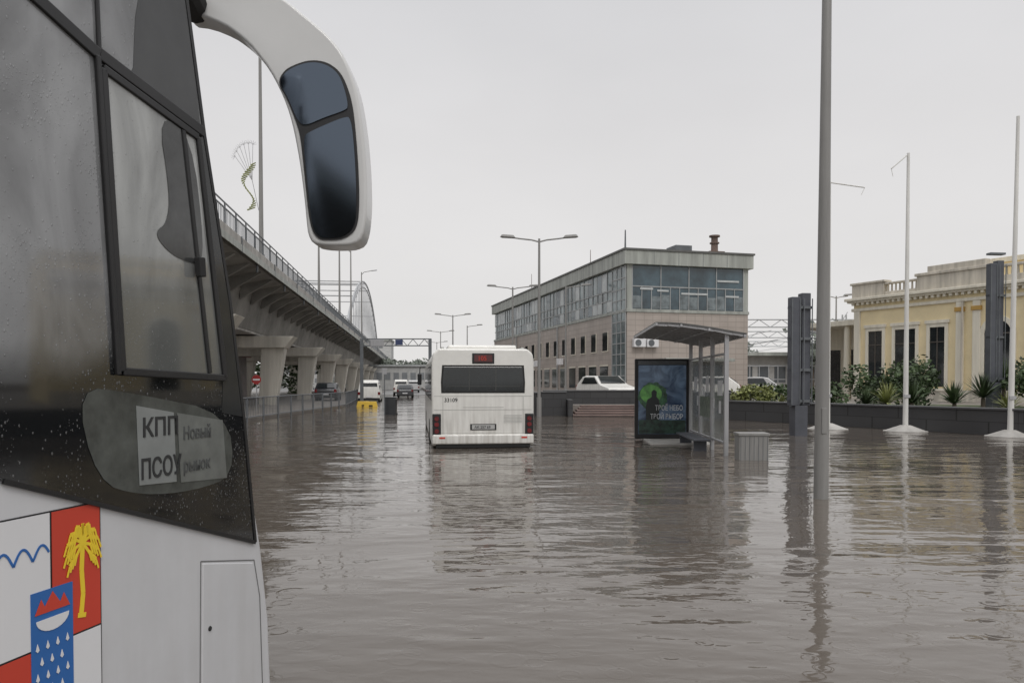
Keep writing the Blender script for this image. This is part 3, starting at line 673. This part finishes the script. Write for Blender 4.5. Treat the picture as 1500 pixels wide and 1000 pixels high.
# ---------------------------------------------------------------- yellow station building
dx,dy=-4.9,9.3; Lg=math.hypot(dx,dy)
ys=Obj('yellow_station_building',(22.4,49.3,0),math.atan2(-dy,-dx))
T=lambda t:(1-t)*Lg
x1=T(-1.6)
H=6.75
ys.part('walls',M['stucco']).box(0,x1,0,12,.4,H)
ys.part('plinth',M['stonetrim'],.02).box(-.08,x1,-.1,0.3,.4,1.15)
ys.part('cornice',M['trim'],.03).box(-.3,x1,-.32,.5,H,H+.12).box(-.42,x1,-.45,.5,H+.122,H+.3).box(-.12,x1,-.12,.3,H-.55,H-.35)
dn=ys.part('dentils',M['trim'])
x=0.
while x<x1: dn.box(x,x+.16,-.25,-.002,H-.16,H-.004); x+=.36
pp_=ys.part('parapet',M['stonetrim'],.03)
pp_.box(-.1,2.2,-.1,.5,H+.302,H+1.15).box(-.2,2.3,-.18,.55,H+1.152,H+1.3)
pp_.box(2.2,4.4,-.02,.3,H+.302,H+.55).box(2.2,4.4,-.05,.33,H+1.0,H+1.12)
pp_.box(4.4,9.0,-.1,.6,H+.302,H+1.2).box(4.3,9.1,-.18,.65,H+1.202,H+1.38)
pp_.box(5.0,8.4,.0,.6,H+1.38,H+1.75)
pp_.box(9.0,x1,-.02,.3,H+.302,H+.7).box(9.0,x1,-.05,.35,H+1.15,H+1.3)
bs=ys.part('balusters',M['stonetrim'])
for i in range(8): bs.cyl((2.35+i*.27,.13,H+.5),(2.35+i*.27,.13,H+1.02),.07,.05,8)
for i in range(40): bs.cyl((9.15+i*.3,.13,H+.6),(9.15+i*.3,.13,H+1.16),.07,.05,8)
ys.part('upper_stage',M['stucco']).box(6.0,x1,3.5,11,H,H+1.9)
ys.part('upper_cornice',M['trim'],.02).box(5.8,x1,3.3,11.2,H+1.9,H+2.2)
gw=ys.part('window_glass',M['darkglass']); gf=ys.part('window_surrounds',M['trim'],.01); gb=ys.part('window_bars',mat('winbar',(.08,.07,.06),.5))
def win(a,b,z0=1.35,z1=4.85):
    gw.box(a,b,-.03,.1,z0,z1)
    gf.box(a-.2,a,-.09,.05,z0-.1,z1+.22).box(b,b+.2,-.09,.05,z0-.1,z1+.22).box(a-.28,b+.28,-.14,.05,z1+.221,z1+.42).box(a,b,-.088,.05,z1,z1+.22).box(a-.3,b+.3,-.16,.05,z0-.25,z0-.102)
    gb.box((a+b)/2-.03,(a+b)/2+.03,-.06,-.03,z0,z1); gb.box(a,b,-.059,-.03,z1-.9,z1-.84)
for t0,t1 in((.893,.80),(.716,.588),(.502,.415)): win(T(t0),T(t1))
def arch(a,b,z0=1.0,zc=4.3):
    r=(b-a)/2;c_=(a+b)/2
    pts=[(a,z0),(b,z0)]+[(c_+r*math.cos(R(t)),zc+r*math.sin(R(t))) for t in range(0,181,12)]
    gw.prism([(x,-.03,z) for x,z in pts],(0,.1,0))
    pr_=None
    for t in range(0,181,12):
        q=[(c_+rr*math.cos(R(t)),zc+rr*math.sin(R(t))) for rr in(r,r+.25)]
        if pr_: gf.prism([(pr_[0][0],-.1,pr_[0][1]),(q[0][0],-.1,q[0][1]),(q[1][0],-.1,q[1][1]),(pr_[1][0],-.1,pr_[1][1])],(0,.12,0))
        pr_=q
    gf.box(a-.25,a,-.1,.05,z0,zc).box(b,b+.25,-.1,.05,z0,zc)
    gb.box(c_-.03,c_+.03,-.06,-.03,z0,zc+r-.02); gb.box(a,b,-.058,-.03,zc-.05,zc+.03); 
arch(T(.2),T(.065)); arch(T(-.2),T(-.33)); win(T(-.45),T(-.55)); win(T(-.7),T(-.8)); arch(T(-1.0),T(-1.15))
ps_=ys.part('pilasters',M['trim'],.02); cp=ys.part('pilaster_capitals',M['gold'],.02)
for t in(.99,.35,.26,-.02,-.12,-.38,-.62,-.9): 
    x=T(t); ps_.box(x,x+.42,-.14,.02,1.15,H-.56); 
    if t<.5: cp.box(x-.06,x+.48,-.2,.0,H-1.1,H-.85)
ys.part('downpipe',M['stonetrim']).path([(T(.31),-.2,1.2),(T(.31),-.2,H-.5)],.05,8)
ys.part('left_wing',M['trim']).box(-5.5,-.01,3.0,12,.4,5.4)
ys.part('left_wing_cornice',M['trim'],.02).box(-5.8,-.02,.4,12.1,5.4,5.75)
pk=ys.part('portico_columns',M['trim'],smooth=True)
for x in(-1.1,-3.0,-4.9): pk.cyl((x,.8,.4),(x,.8,5.4),.26,.21,16)
gw.box(-2.6,-1.5,2.95,3.05,.6,3.9); gw.box(-4.5,-3.4,2.95,3.05,.6,3.9)
ys.done()

# ---------------------------------------------------------------- bus shelter
sh=Obj('bus_shelter',(4.68,16.4,0),-R(3.6))
p=sh.part('posts',M['galv'],.006)
for y in(0,1.5,3.0,4.45): p.box(-.045,.045,y-.045,y+.045,-.3,2.68)
p2=sh.part('roof_beams',M['galv'],.006)
curve=[(.40,2.64),(0.1,2.69),(-.3,2.765),(-.65,2.82),(-1.0,2.865),(-1.3,2.885),(-1.55,2.89)]
sheet=sh.part('roof_sheet',M['roofpoly'])
for (xa,za),(xb,zb) in zip(curve,curve[1:]): sheet.prism([(xa,-.15,za),(xb,-.15,zb),(xb,-.15,zb+.025),(xa,-.15,za+.025)],(0,4.85,0))
y=-.12
while y<4.7:
    for (xa,za),(xb,zb) in zip(curve,curve[1:]): p2.prism([(xa,y,za-.07),(xb,y,zb-.06),(xb,y,zb),(xa,y,za)],(0,.05,0))
    y+=.46
for x,z in((-1.53,2.83),(-1.0,2.80),(-.4,2.71),(.36,2.57)): p2.box(x-.025,x+.025,-.15,4.7,z,z+.06)
p2.box(-.03,.03,0,4.5,2.2,2.25); p2.box(-.03,.03,0,4.5,.25,.29)
g=sh.part('glass_panels',M['glasspanel'])
for a,b_ in((.06,1.44),(1.56,2.94),(3.06,4.4)): g.box(-.008,.008,a,b_,.30,2.18)
n=sh.part('notices',M['plainwhite'])
for y,z,w_,h_ in((.35,1.3,.5,.35),(1.9,1.35,.3,.42),(2.4,1.2,.2,.3),(.5,.9,.2,.28),(3.4,1.4,.45,.35),(1.2,1.0,.15,.22),(2.1,1.0,.15,.2),(3.2,1.0,.2,.25)): n.box(-.014,-.0095,y,y+w_,z,z+h_)
sh.part('timetable_board',mat('timetable',(.22,.25,.2),.4,var=.6,scale=9)).box(-.03,-.016,1.6,2.9,.75,1.25)
sh.part('bench',M['pylon'],.01).box(-.55,-.15,.9,3.4,.24,.29).box(-.5,-.2,1.1,1.16,-.3,.24).box(-.5,-.2,3.1,3.16,-.3,.24)
sh.part('platform_kerb',M['concrete'],.01).box(-1.3,.3,2.7,4.7,-.3,.03)
sh.part('ad_frame',M['black'],.02).box(-1.52,-.02,4.55,4.75,.03,2.26)
sh.part('ad_header',M['railmetal']).box(-1.44,-.1,4.543,4.549,2.1,2.2)
sh.part('ad_poster',M['adblue']).box(-1.43,-.11,4.541,4.549,.16,2.08)
rr=random.Random(4)
c=[(-1.02+(.40+rr.uniform(-.03,.03))*math.cos(R(t)),4.538,1.20+(.40+rr.uniform(-.03,.03))*math.sin(R(t))) for t in range(0,360,10)]
sh.part('ad_poster_planet',M['adgreen2']).prism(c,(0,.002,0))
c=[(-1.08+.30*math.cos(R(t)),4.536,1.28+.26*math.sin(R(t))) for t in range(0,360,15)]
sh.part('ad_poster_glow',M['adgreen']).prism(c,(0,.0015,0))
sh.part('ad_poster_figure',mat('ad_fig',(.006,.012,.012),.3)).prism([(x,4.532,z) for x,z in[(-1.22,.55),(-.86,.55),(-.84,.95),(-.86,1.12),(-.93,1.20),(-.92,1.34),(-1.0,1.40),(-1.07,1.34),(-1.06,1.2),(-1.18,1.12),(-1.22,.95)]],(0,.003,0))
sh.part('ad_poster_ground',mat('ad_grass',(.02,.05,.035),.3,var=.9,scale=8)).box(-1.42,-.12,4.530,4.5315,.17,.55)
adt=mat('ad_text_white',(.62,.64,.66),.4)
sh.text('ad_text','ТВОЁ НЕБО',.20,(-.97,4.527,.82),(R(90),0,0),adt,sx=.68)
sh.text('ad_text_2','ТВОЙ ВЫБОР',.20,(-1.10,4.527,.58),(R(90),0,0),adt,sx=.68)
sh.done()

lb=Obj('litter_bin',(4.98,15.6,0),-.05)
lb.part('bin_body',M['polegrey'],.015).prism([(-.30,-.2,-.3),(.30,-.2,-.3),(.30,.2,-.3),(-.30,.2,-.3)],(0,0,.86))
lb.part('bin_rim',M['polegrey'],.01).box(-.32,.32,-.22,-.17,.5,.56).box(-.32,.32,.17,.22,.5,.56).box(-.32,-.28,-.17,.17,.5,.56).box(.28,.32,-.17,.17,.5,.56)
ls=lb.part('bin_slats',M['railmetal'])
for i in range(7): ls.box(-.27+i*.09,-.262+i*.09,-.206,-.2,0,.49)
lb.done()

# ---------------------------------------------------------------- vegetation
def leafcloud(p,centers,n,size,seed=0):
    rnd=random.Random(seed)
    for (cx,cy,cz,rx,ry,rz_) in centers:
        for i in range(n):
            while True:
                a,b,c=rnd.uniform(-1,1),rnd.uniform(-1,1),rnd.uniform(-1,1)
                d=a*a+b*b+c*c
                if d<1 and d>.2*rnd.random(): break
            o=Vector((cx+a*rx,cy+b*ry,cz+c*rz_))
            u=Vector((rnd.gauss(0,1),rnd.gauss(0,1),rnd.gauss(0,.6))).normalized(); w=u.cross(Vector((rnd.gauss(0,1),rnd.gauss(0,1),rnd.gauss(0,1)))).normalized()
            s=size*rnd.uniform(.5,1.3)
            p.poly([o-u*s,o+w*s*.5,o+u*s,o-w*s*.5])
def bush(name,x,y,z,r,h,n=700,m='leaf',seed=1,size=.11):
    o=Obj(name,(x,y,z)); rnd=random.Random(seed)
    cs=[(rnd.uniform(-r,r)*.6,rnd.uniform(-r,r)*.6,h*rnd.uniform(.3,.65),r*rnd.uniform(.35,.6),r*rnd.uniform(.35,.6),h*rnd.uniform(.25,.4)) for i in range(7)]
    leafcloud(o.part('foliage',M[m]),cs,n//7,size,seed)
    st_=o.part('stems',M['bark'])
    for c in cs: st_.cyl((0,0,0),(c[0],c[1],c[2]),.03,.012,6)
    o.done()
def yucca(x,y,z,r=.9,n=70,m='leaf',seed=1,stem=.3,name='yucca_plant'):
    o=Obj(name,(x,y,z)); p=o.part('blades',M[m]); rnd=random.Random(seed)
    o.part('stem',M['bark']).cyl((0,0,0),(0,0,stem),.09,.07,8)
    for i in range(n):
        a=rnd.uniform(0,6.28); e=rnd.uniform(.05,1.45); L_=r*rnd.uniform(.75,1.1); w=.035
        d=Vector((math.cos(a)*math.cos(e),math.sin(a)*math.cos(e),math.sin(e))); sd=Vector((-math.sin(a),math.cos(a),0))*w
        o0=Vector((0,0,stem)); m1=o0+d*L_*.5; m2=o0+d*L_+Vector((0,0,-.15*L_*math.cos(e)))
        p.poly([o0-sd*.6,o0+sd*.6,m1+sd,m1-sd]); p.poly([m1-sd,m1+sd,m2])
    o.done()
bush('shrub',15.4,31.5,.5,1.5,2.2,1900,'leaf',1); bush('shrub',17.3,32.5,.5,1.4,2.5,1900,'leaf',2); bush('shrub',13.2,31.6,.5,.9,1.3,700,'leaf',3)
yucca(14.2,28.5,.5,.95,90,'leafy',2); yucca(16.5,28,.5,1.0,90,'leaf',3); yucca(15.6,29.3,.5,1.1,90,'leaf',4); yucca(18.2,29,.5,1.1,110,'leaf',5,.5)
yucca(13.0,27.6,.5,.7,70,'leaf',6); yucca(20.3,31,.5,1.3,110,'leaf',7,.9); yucca(16.9,25.5,.5,.8,70,'leafy',8,.2); yucca(18.0,25.4,.5,.9,80,'leaf',12,.3)
bush('shrub',20.5,29,.5,1.2,1.9,1300,'leaf',5); bush('shrub',22.5,31,.5,1.6,2.6,1700,'leaf',6); bush('shrub',10.6,33.2,.5,.9,1.2,800,'leafy',8)
bush('shrub',12.0,35.5,.5,1.2,1.3,900,'leaf',9)
yucca(11.1,31.0,.5,.6,60,'leafy',10,.1)
single('planting_bed_lawn',mat('lawn',(.06,.085,.03),.9,var=.5,scale=3),lambda p:p.prism([(10.2,32.6,.5),(15.5,23.2,.5),(22,12,.5),(26,20,.5),(22,34,.5),(12,40,.5)],(0,0,.06)))

def tree(x,y,z,h,r,seed,n=900,m='leaf2',name='tree'):
    o=Obj(name,(x,y,z)); rnd=random.Random(seed)
    tk=o.part('trunk',M['bark']); tk.cyl((0,0,0),(rnd.uniform(-.2,.2),0,h*.55),h*.03,h*.018,8)
    cs=[]
    for i in range(11):
        a=rnd.uniform(0,6.28); q=r*rnd.uniform(.2,.8); zz=h*rnd.uniform(.4,.88)
        cs.append((math.cos(a)*q,math.sin(a)*q,zz,r*rnd.uniform(.28,.45),r*rnd.uniform(.28,.45),h*rnd.uniform(.09,.15)))
        tk.cyl((0,0,h*.4),(cs[-1][0],cs[-1][1],zz),h*.012,h*.004,5)
    leafcloud(o.part('crown',M[m]),cs,n//11,r*.09,seed)
    o.done()
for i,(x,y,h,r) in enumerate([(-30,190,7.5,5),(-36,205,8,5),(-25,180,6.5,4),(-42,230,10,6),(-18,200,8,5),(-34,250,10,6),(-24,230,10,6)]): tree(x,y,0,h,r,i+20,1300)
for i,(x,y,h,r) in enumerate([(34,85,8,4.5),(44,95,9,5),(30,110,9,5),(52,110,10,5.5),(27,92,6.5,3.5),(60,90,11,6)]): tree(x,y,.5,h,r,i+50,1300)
def tl(p):
    rnd=random.Random(9); cs=[]
    for i in range(110):
        x=-190+i*3.6; cs.append((x,260+rnd.uniform(-12,12),rnd.uniform(2,5),rnd.uniform(3,6),4,rnd.uniform(2,4.5)))
    leafcloud(p,cs,110,.9,5)
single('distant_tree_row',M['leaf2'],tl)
def tl2(p):
    rnd=random.Random(19); cs=[]
    for i in range(40):
        cs.append((-70+i*1.6-rnd.uniform(0,4),95+rnd.uniform(-6,6)+i*.3,rnd.uniform(1,4.5),rnd.uniform(1.5,3),2.5,rnd.uniform(1.2,2.5)))
    leafcloud(p,[c for c in cs if c[0]<-27],160,.35,6)
single('roadside_tree_mass',M['leaf'],tl2)

# ---------------------------------------------------------------- left verge under flyover
single('left_pavement',M['paving'],lambda p:p.prism([(-10.9,22,-.3),(-10.9,48,-.3),(-14.5,70,-.3),(-21,125,-.3),(-70,125,-.3),(-70,22,-.3)],(0,0,.42)))
fe=Obj('roadside_fence')
p=fe.part('posts',M['railmetal']); q=fe.part('bars',M['railmetal'])
a=Vector((-10.6,24,.0)); b=Vector((-10.6,48,.0)); c=Vector((-14.2,70,0)); 
for a_,b_ in((a,b),(b,c)):
    n_=int((b_-a_).length/2); 
    for i in range(n_):
        p0=a_.lerp(b_,i/n_);p1=a_.lerp(b_,(i+1)/n_); p.cyl(p0+Vector((0,0,-.2)),p0+Vector((0,0,1.0)),.04,.04,6)
        for z in(.98,.2): q.cyl(p0+Vector((0,0,z)),p1+Vector((0,0,z)),.025,.025,5)
        for j in range(1,10):
            m_=p0.lerp(p1,j/10); q.cyl(m_+Vector((0,0,.2)),m_+Vector((0,0,.97)),.011,.011,4)
fe.done()
pv=Obj('roadside_pavilion',(-34,66,0),R(7))
pv.part('walls',mat('pav',(.20,.17,.16),.6),.02).box(-9,9,0,6,.1,4.0)
pv.part('shop_windows',M['darkglass']).box(-8.5,8.5,-.03,.02,.7,2.8)
pv.part('roof_fascia',mat('pavred',(.26,.09,.07),.5),.02).box(-9.4,9.4,-.8,6.3,4.0,4.5)
mm=pv.part('frames',M['trim']); 
for i in range(9): mm.box(-8.5+i*2.1,-8.38+i*2.1,-.06,-.03,.7,2.8)
pv.done()
def roundsign(x,y,z,name='no_entry_sign'):
    o=Obj(name,(x,y,0)); o.part('post',M['galv']).cyl((0,0,-.2),(0,0,z+.3),.03,.03,8)
    o.part('disc',M['gantryred']).cyl((0,-.05,z),(0,-.035,z),.25,.25,24); o.part('bar',M['plainwhite']).box(-.18,.18,-.056,-.0505,z-.045,z+.045); o.done()
roundsign(-13.6,40,1.75)
ga=Obj('height_limit_gantry',(0,50,0))
p=ga.part('posts',M['railmetal'],.01); p.box(-5.55,-5.35,-.1,.1,-.3,4.5); p.box(-10.1,-9.9,-.1,.1,-.3,4.5)
p.box(-10.1,-5.35,-.06,.0,4.45,4.52); p.box(-10.1,-5.35,-.06,.0,4.0,4.07)
for i in range(12): p.cyl((-10+i*.38,-.03,4.02+(i%2)*.45),(-10+(i+1)*.38,-.03,4.02+((i+1)%2)*.45),.025,.025,5)
ga.part('sign_panel',mat('gantry_sign_blue',(.05,.07,.16),.5),.01).box(-7.75,-7.25,-.1,-.07,4.08,4.44)
ga.part('sign_panel_2',M['galv'],.01).box(-9.4,-8.5,-.1,-.07,4.0,4.45)
ga.done()
for x,y in((-9.9,50),(-9.3,49.4),(1.0,42)):
    o=Obj('concrete_barrier',(x,y,0),.2)
    o.part('block',M['orange'],.02).prism([(-.5,-.2,-.2),(.5,-.2,-.2),(.5,.2,-.2),(-.5,.2,-.2)],(0,0,.55),.75); o.part('stripe',M['black']).box(-.12,.12,-.19,-.16,.02,.12); o.done()
o=Obj('street_waste_container',(-6.05,37.5,0)); o.part('bin',M['darkcar'],.03).prism([(-.26,-.26,-.2),(.26,-.26,-.2),(.26,.26,-.2),(-.26,.26,-.2)],(0,0,1.0),1.1)
o.part('lid',M['darkcar'],.03).box(-.31,.31,-.31,.31,.8,.88); o.part('wheels',M['rubber']).cyl((-.3,.2,.0),(.3,.2,.0),.08,.08,10); o.done()
o=Obj('marker_post',(-6.25,36.8,0)); o.part('post',M['railmetal']).cyl((0,0,-.3),(0,0,2.3),.025,.025,6); o.part('plate',M['galv']).box(-.12,.12,-.03,-.01,2.0,2.3); o.done()

# ---------------------------------------------------------------- cars
def car(name,x,y,z,rz_,paint,van=False):
    o=Obj(name,(x,y,z),rz_)
    w=.88 if not van else .95; L_=4.3 if not van else 4.9
    if van: prof=[(0,.25),(0,1.05),(.12,1.75),(.35,1.95),(3.4,1.95),(4.1,1.2),(4.85,1.0),(4.9,.3)]
    else: prof=[(0,.3),(.02,.85),(.15,1.0),(.7,1.42),(1.1,1.48),(2.3,1.46),(3.1,1.0),(4.1,.82),(4.28,.6),(4.3,.28)]
    n=len(prof); p=o.part('body',paint,.06,seg=3)
    def hw(zz): return w-max(0,zz-.95)*.22
    b=len(p.v); p.v+=[(-hw(zz),yy,zz) for yy,zz in prof]+[(hw(zz),yy,zz) for yy,zz in prof]
    p.f.append(list(range(n))); p.f.append(list(range(2*n-1,n-1,-1)))
    for i in range(n): j=(i+1)%n; p.f.append([i,j,n+j,n+i])
    g=o.part('rear_window',M['darkglass'])
    if van: g.prism([(-.72,.06,1.12),(.72,.06,1.12),(.66,.12,1.7),(-.66,.12,1.7)],(0,-.03,0))
    else: g.prism([(-.68,.20,1.05),(.68,.20,1.05),(.58,.64,1.38),(-.58,.64,1.38)],(0,-.03,.03))
    g2=o.part('side_windows',M['darkglass'])
    for s_ in(-1,1):
        if van: pts=[(.4,1.15),(3.6,1.15),(3.3,1.75),(.4,1.75)]
        else: pts=[(.75,1.02),(2.85,1.02),(2.25,1.38),(1.0,1.38)]
        g2.poly([(s_*(hw(zz)+.012),yy,zz) for yy,zz in pts])
    g3=o.part('windscreen',M['darkglass'])
    if van: g3.prism([(-.75,3.5,1.87),(.75,3.5,1.87),(.82,4.05,1.28),(-.82,4.05,1.28)],(0,.03,.03))
    else: g3.prism([(-.62,2.36,1.43),(.62,2.36,1.43),(.74,3.02,1.06),(-.74,3.02,1.06)],(0,.03,.03))
    wl=o.part('wheels',M['rubber'],.02)
    for s_ in(-1,1):
        for yy in(.75,L_-.85): wl.cyl((s_*(w+.01),yy,.32),(s_*(w-.22),yy,.32),.32,.32,18)
    t=o.part('tail_lamps',M['redlight'],.01); hl=o.part('head_lamps',M['plainwhite'],.01)
    for s_ in(-1,1):
        t.box(s_*(w-.12)-.1,s_*(w-.12)+.1,-.02,.02,.7,.95); hl.box(s_*(w-.2)-.14,s_*(w-.2)+.14,L_-.06,L_+.01,.58,.74)
    o.part('bumper',M['black'],.03).box(-w+.04,w-.04,-.05,.03,.25,.45).box(-w+.06,w-.06,L_-.03,L_+.04,.22,.4)
    o.part('number_plate',M['plainwhite']).box(-.26,.26,-.065,-.052,.5,.6)
    o.done()
car('parked_minivan',-12.0,63,-.15,R(8),M['white'],True)
car('parked_van',-13.6,92,0,R(8),M['white'],True)
car('parked_car',-11.4,80,-.1,R(7),M['darkcar'])
car('parked_car',-14.9,60,.1,R(8),M['darkcar'])
car('parked_van',-15.5,118,0.02,R(8),M['silver'],True)
car('parked_car',4.55,44.2,.5,R(200),M['white'])
car('parked_car',14.3,47,.5,R(75),M['white'])
car('parked_car',18.4,52,.5,R(75),M['silver'])

# ---------------------------------------------------------------- railway catenary, platform fence, background
rg=Obj('railway_catenary_gantry')
p=rg.part('masts',M['hazesteel']); q=rg.part('truss',M['hazesteel'])
for (y0,x0,x1_) in((60,17.0,36),(74,18,46),(92,20,60)):
    for x in(x0,(x0+x1_)/2,x1_):
        for ddx in(-.25,.25): p.cyl((x+ddx,y0,.4),(x+ddx*.6,y0,7.0),.07,.06,6)
        for i in range(8): q.cyl((x-.25,y0,.8+i*.8),(x+.25,y0,1.6+i*.8),.03,.03,4)
    for z in(6.0,6.6): q.cyl((x0,y0,z),(x1_,y0,z),.05,.05,5)
    n_=int((x1_-x0)/.9)
    for i in range(n_): q.cyl((x0+i*.9,y0,6.0+.6*(i%2)),(x0+(i+1)*.9,y0,6.0+.6*((i+1)%2)),.03,.03,4)
for z,x in((5.6,20),(4.9,20.5),(5.6,24.5),(4.9,25)): q.cyl((x,58,z),(x+4,140,z),.02,.02,4)
rg.done()
pf_=Obj('platform_fence')
p=pf_.part('panels',M['hazesteel'])
for i in range(36): p.box(15.6+i*.7,15.66+i*.7,56,56.05,.5,2.9)
for z in(.8,1.8,2.8): p.box(15.6,40.5,55.98,56.0,z,z+.07)
pf_.done()
pb=Obj('railway_platform_building',(30,86,0),0)
pb.part('walls',mat('pbwall',(.42,.41,.39),.7),.02).box(-13,16,0,8,.4,4.6); pb.part('windows',mat('pbwin',(.10,.11,.12),.2)).box(-12,15,-.03,.0,1.6,3.4)
m_=pb.part('window_piers',mat('pbp',(.45,.44,.42),.7)); 
for i in range(15): m_.box(-12+i*1.9,-11.4+i*1.9,-.06,-.031,1.4,3.6)
pb.part('roof',M['fascia'],.02).box(-13.5,16.5,-1.5,8.5,4.6,5.0); pb.done()
ap=Obj('apartment_block',(-62,260,0),R(5)); ap.part('walls',mat('apw',(.5,.5,.49),.8)).box(-20,20,0,12,0,16)
w_=ap.part('windows',mat('apwin',(.2,.21,.22),.4))
for i in range(12):
    for j in range(5): w_.box(-18.5+i*3.1,-17+i*3.1,-.05,.02,1.5+j*3,3+j*3)
ap.part('roof',M['fascia']).box(-20.4,20.4,-.4,12.4,16,16.5); ap.done()
wb=Obj('warehouse_building',(-26,170,0),R(4)); wb.part('walls',mat('whw',(.42,.42,.41),.8)).box(-9,9,0,12,0,5.2)
w_=wb.part('windows',mat('whwin',(.2,.21,.22),.4))
for i in range(9): w_.box(-8.4+i*1.9,-7.2+i*1.9,-.05,.02,2.2,3.8)
wb.part('roof',M['mullion']).box(-9.4,9.4,-.4,12.4,5.2,5.6); wb.done()

# ---------------------------------------------------------------- world, sun, camera
w=bpy.data.worlds.new('World'); scene.world=w; w.use_nodes=True
nt=w.node_tree;N=nt.nodes;L=nt.links; bg=N['Background']
sky=N.new('ShaderNodeTexSky'); sky.sky_type='NISHITA'; sky.sun_disc=False; sky.sun_elevation=R(48); sky.sun_rotation=R(165)
hs=N.new('ShaderNodeHueSaturation'); hs.inputs['Saturation'].default_value=.15; L.new(sky.outputs[0],hs.inputs['Color'])
tc=N.new('ShaderNodeTexCoord'); sp=N.new('ShaderNodeSeparateXYZ'); L.new(tc.outputs['Generated'],sp.inputs[0])
cr=N.new('ShaderNodeValToRGB'); e=cr.color_ramp.elements
e[0].position=0; e[0].color=(.79,.775,.76,1); e[1].position=.30; e[1].color=(.74,.73,.735,1)
e2=e.new(.50); e2.color=(.69,.69,.71,1); e3=e.new(1.0); e3.color=(1.0,1.0,1.02,1)
e4=e.new(.72); e4.color=(.92,.92,.94,1)
L.new(sp.outputs['Z'],cr.inputs[0])
nz=N.new('ShaderNodeTexNoise'); nz.inputs['Scale'].default_value=1.6; nz.inputs['Detail'].default_value=5
mp=N.new('ShaderNodeMapping'); mp.inputs['Scale'].default_value=(1,1,2.5); L.new(tc.outputs['Generated'],mp.inputs[0]); L.new(mp.outputs[0],nz.inputs['Vector'])
mr=N.new('ShaderNodeMapRange'); mr.inputs[1].default_value=.3; mr.inputs[2].default_value=.7; mr.inputs[3].default_value=9.3; mr.inputs[4].default_value=10.4
L.new(nz.outputs['Fac'],mr.inputs[0])
zb=N.new('ShaderNodeMapRange'); zb.inputs[1].default_value=.55; zb.inputs[2].default_value=1.; zb.inputs[3].default_value=1.; zb.inputs[4].default_value=1.5; zb.interpolation_type='SMOOTHSTEP'
L.new(sp.outputs['Z'],zb.inputs[0]); mz=N.new('ShaderNodeMath'); mz.operation='MULTIPLY'; L.new(mr.outputs[0],mz.inputs[0]); L.new(zb.outputs[0],mz.inputs[1])
vm=N.new('ShaderNodeVectorMath'); vm.operation='SCALE'; L.new(cr.outputs[0],vm.inputs[0]); L.new(mz.outputs[0],vm.inputs['Scale'])
mx=N.new('ShaderNodeMixRGB'); mx.inputs[0].default_value=.07; L.new(vm.outputs[0],mx.inputs[1]); L.new(hs.outputs[0],mx.inputs[2])
L.new(mx.outputs[0],bg.inputs['Color']); bg.inputs['Strength'].default_value=.1
sd=bpy.data.lights.new('sun','SUN'); sd.energy=1.0; sd.angle=R(20); sd.color=(1,.97,.93)
so=bpy.data.objects.new('sun',sd); col.objects.link(so); so.rotation_euler=(R(42),0,R(15)); so.location=(0,0,30)
cd=bpy.data.cameras.new('camera'); cam=bpy.data.objects.new('camera',cd); col.objects.link(cam)
cam.location=(0,0,1.6); cam.rotation_euler=(R(90-1.2),0,0); cd.lens=26.4; cd.sensor_width=36; cd.shift_y=.0553; cd.clip_end=2500; cd.clip_start=.05
scene.camera=cam
scene.view_settings.view_transform='Standard'; scene.view_settings.look='None'; scene.view_settings.exposure=0
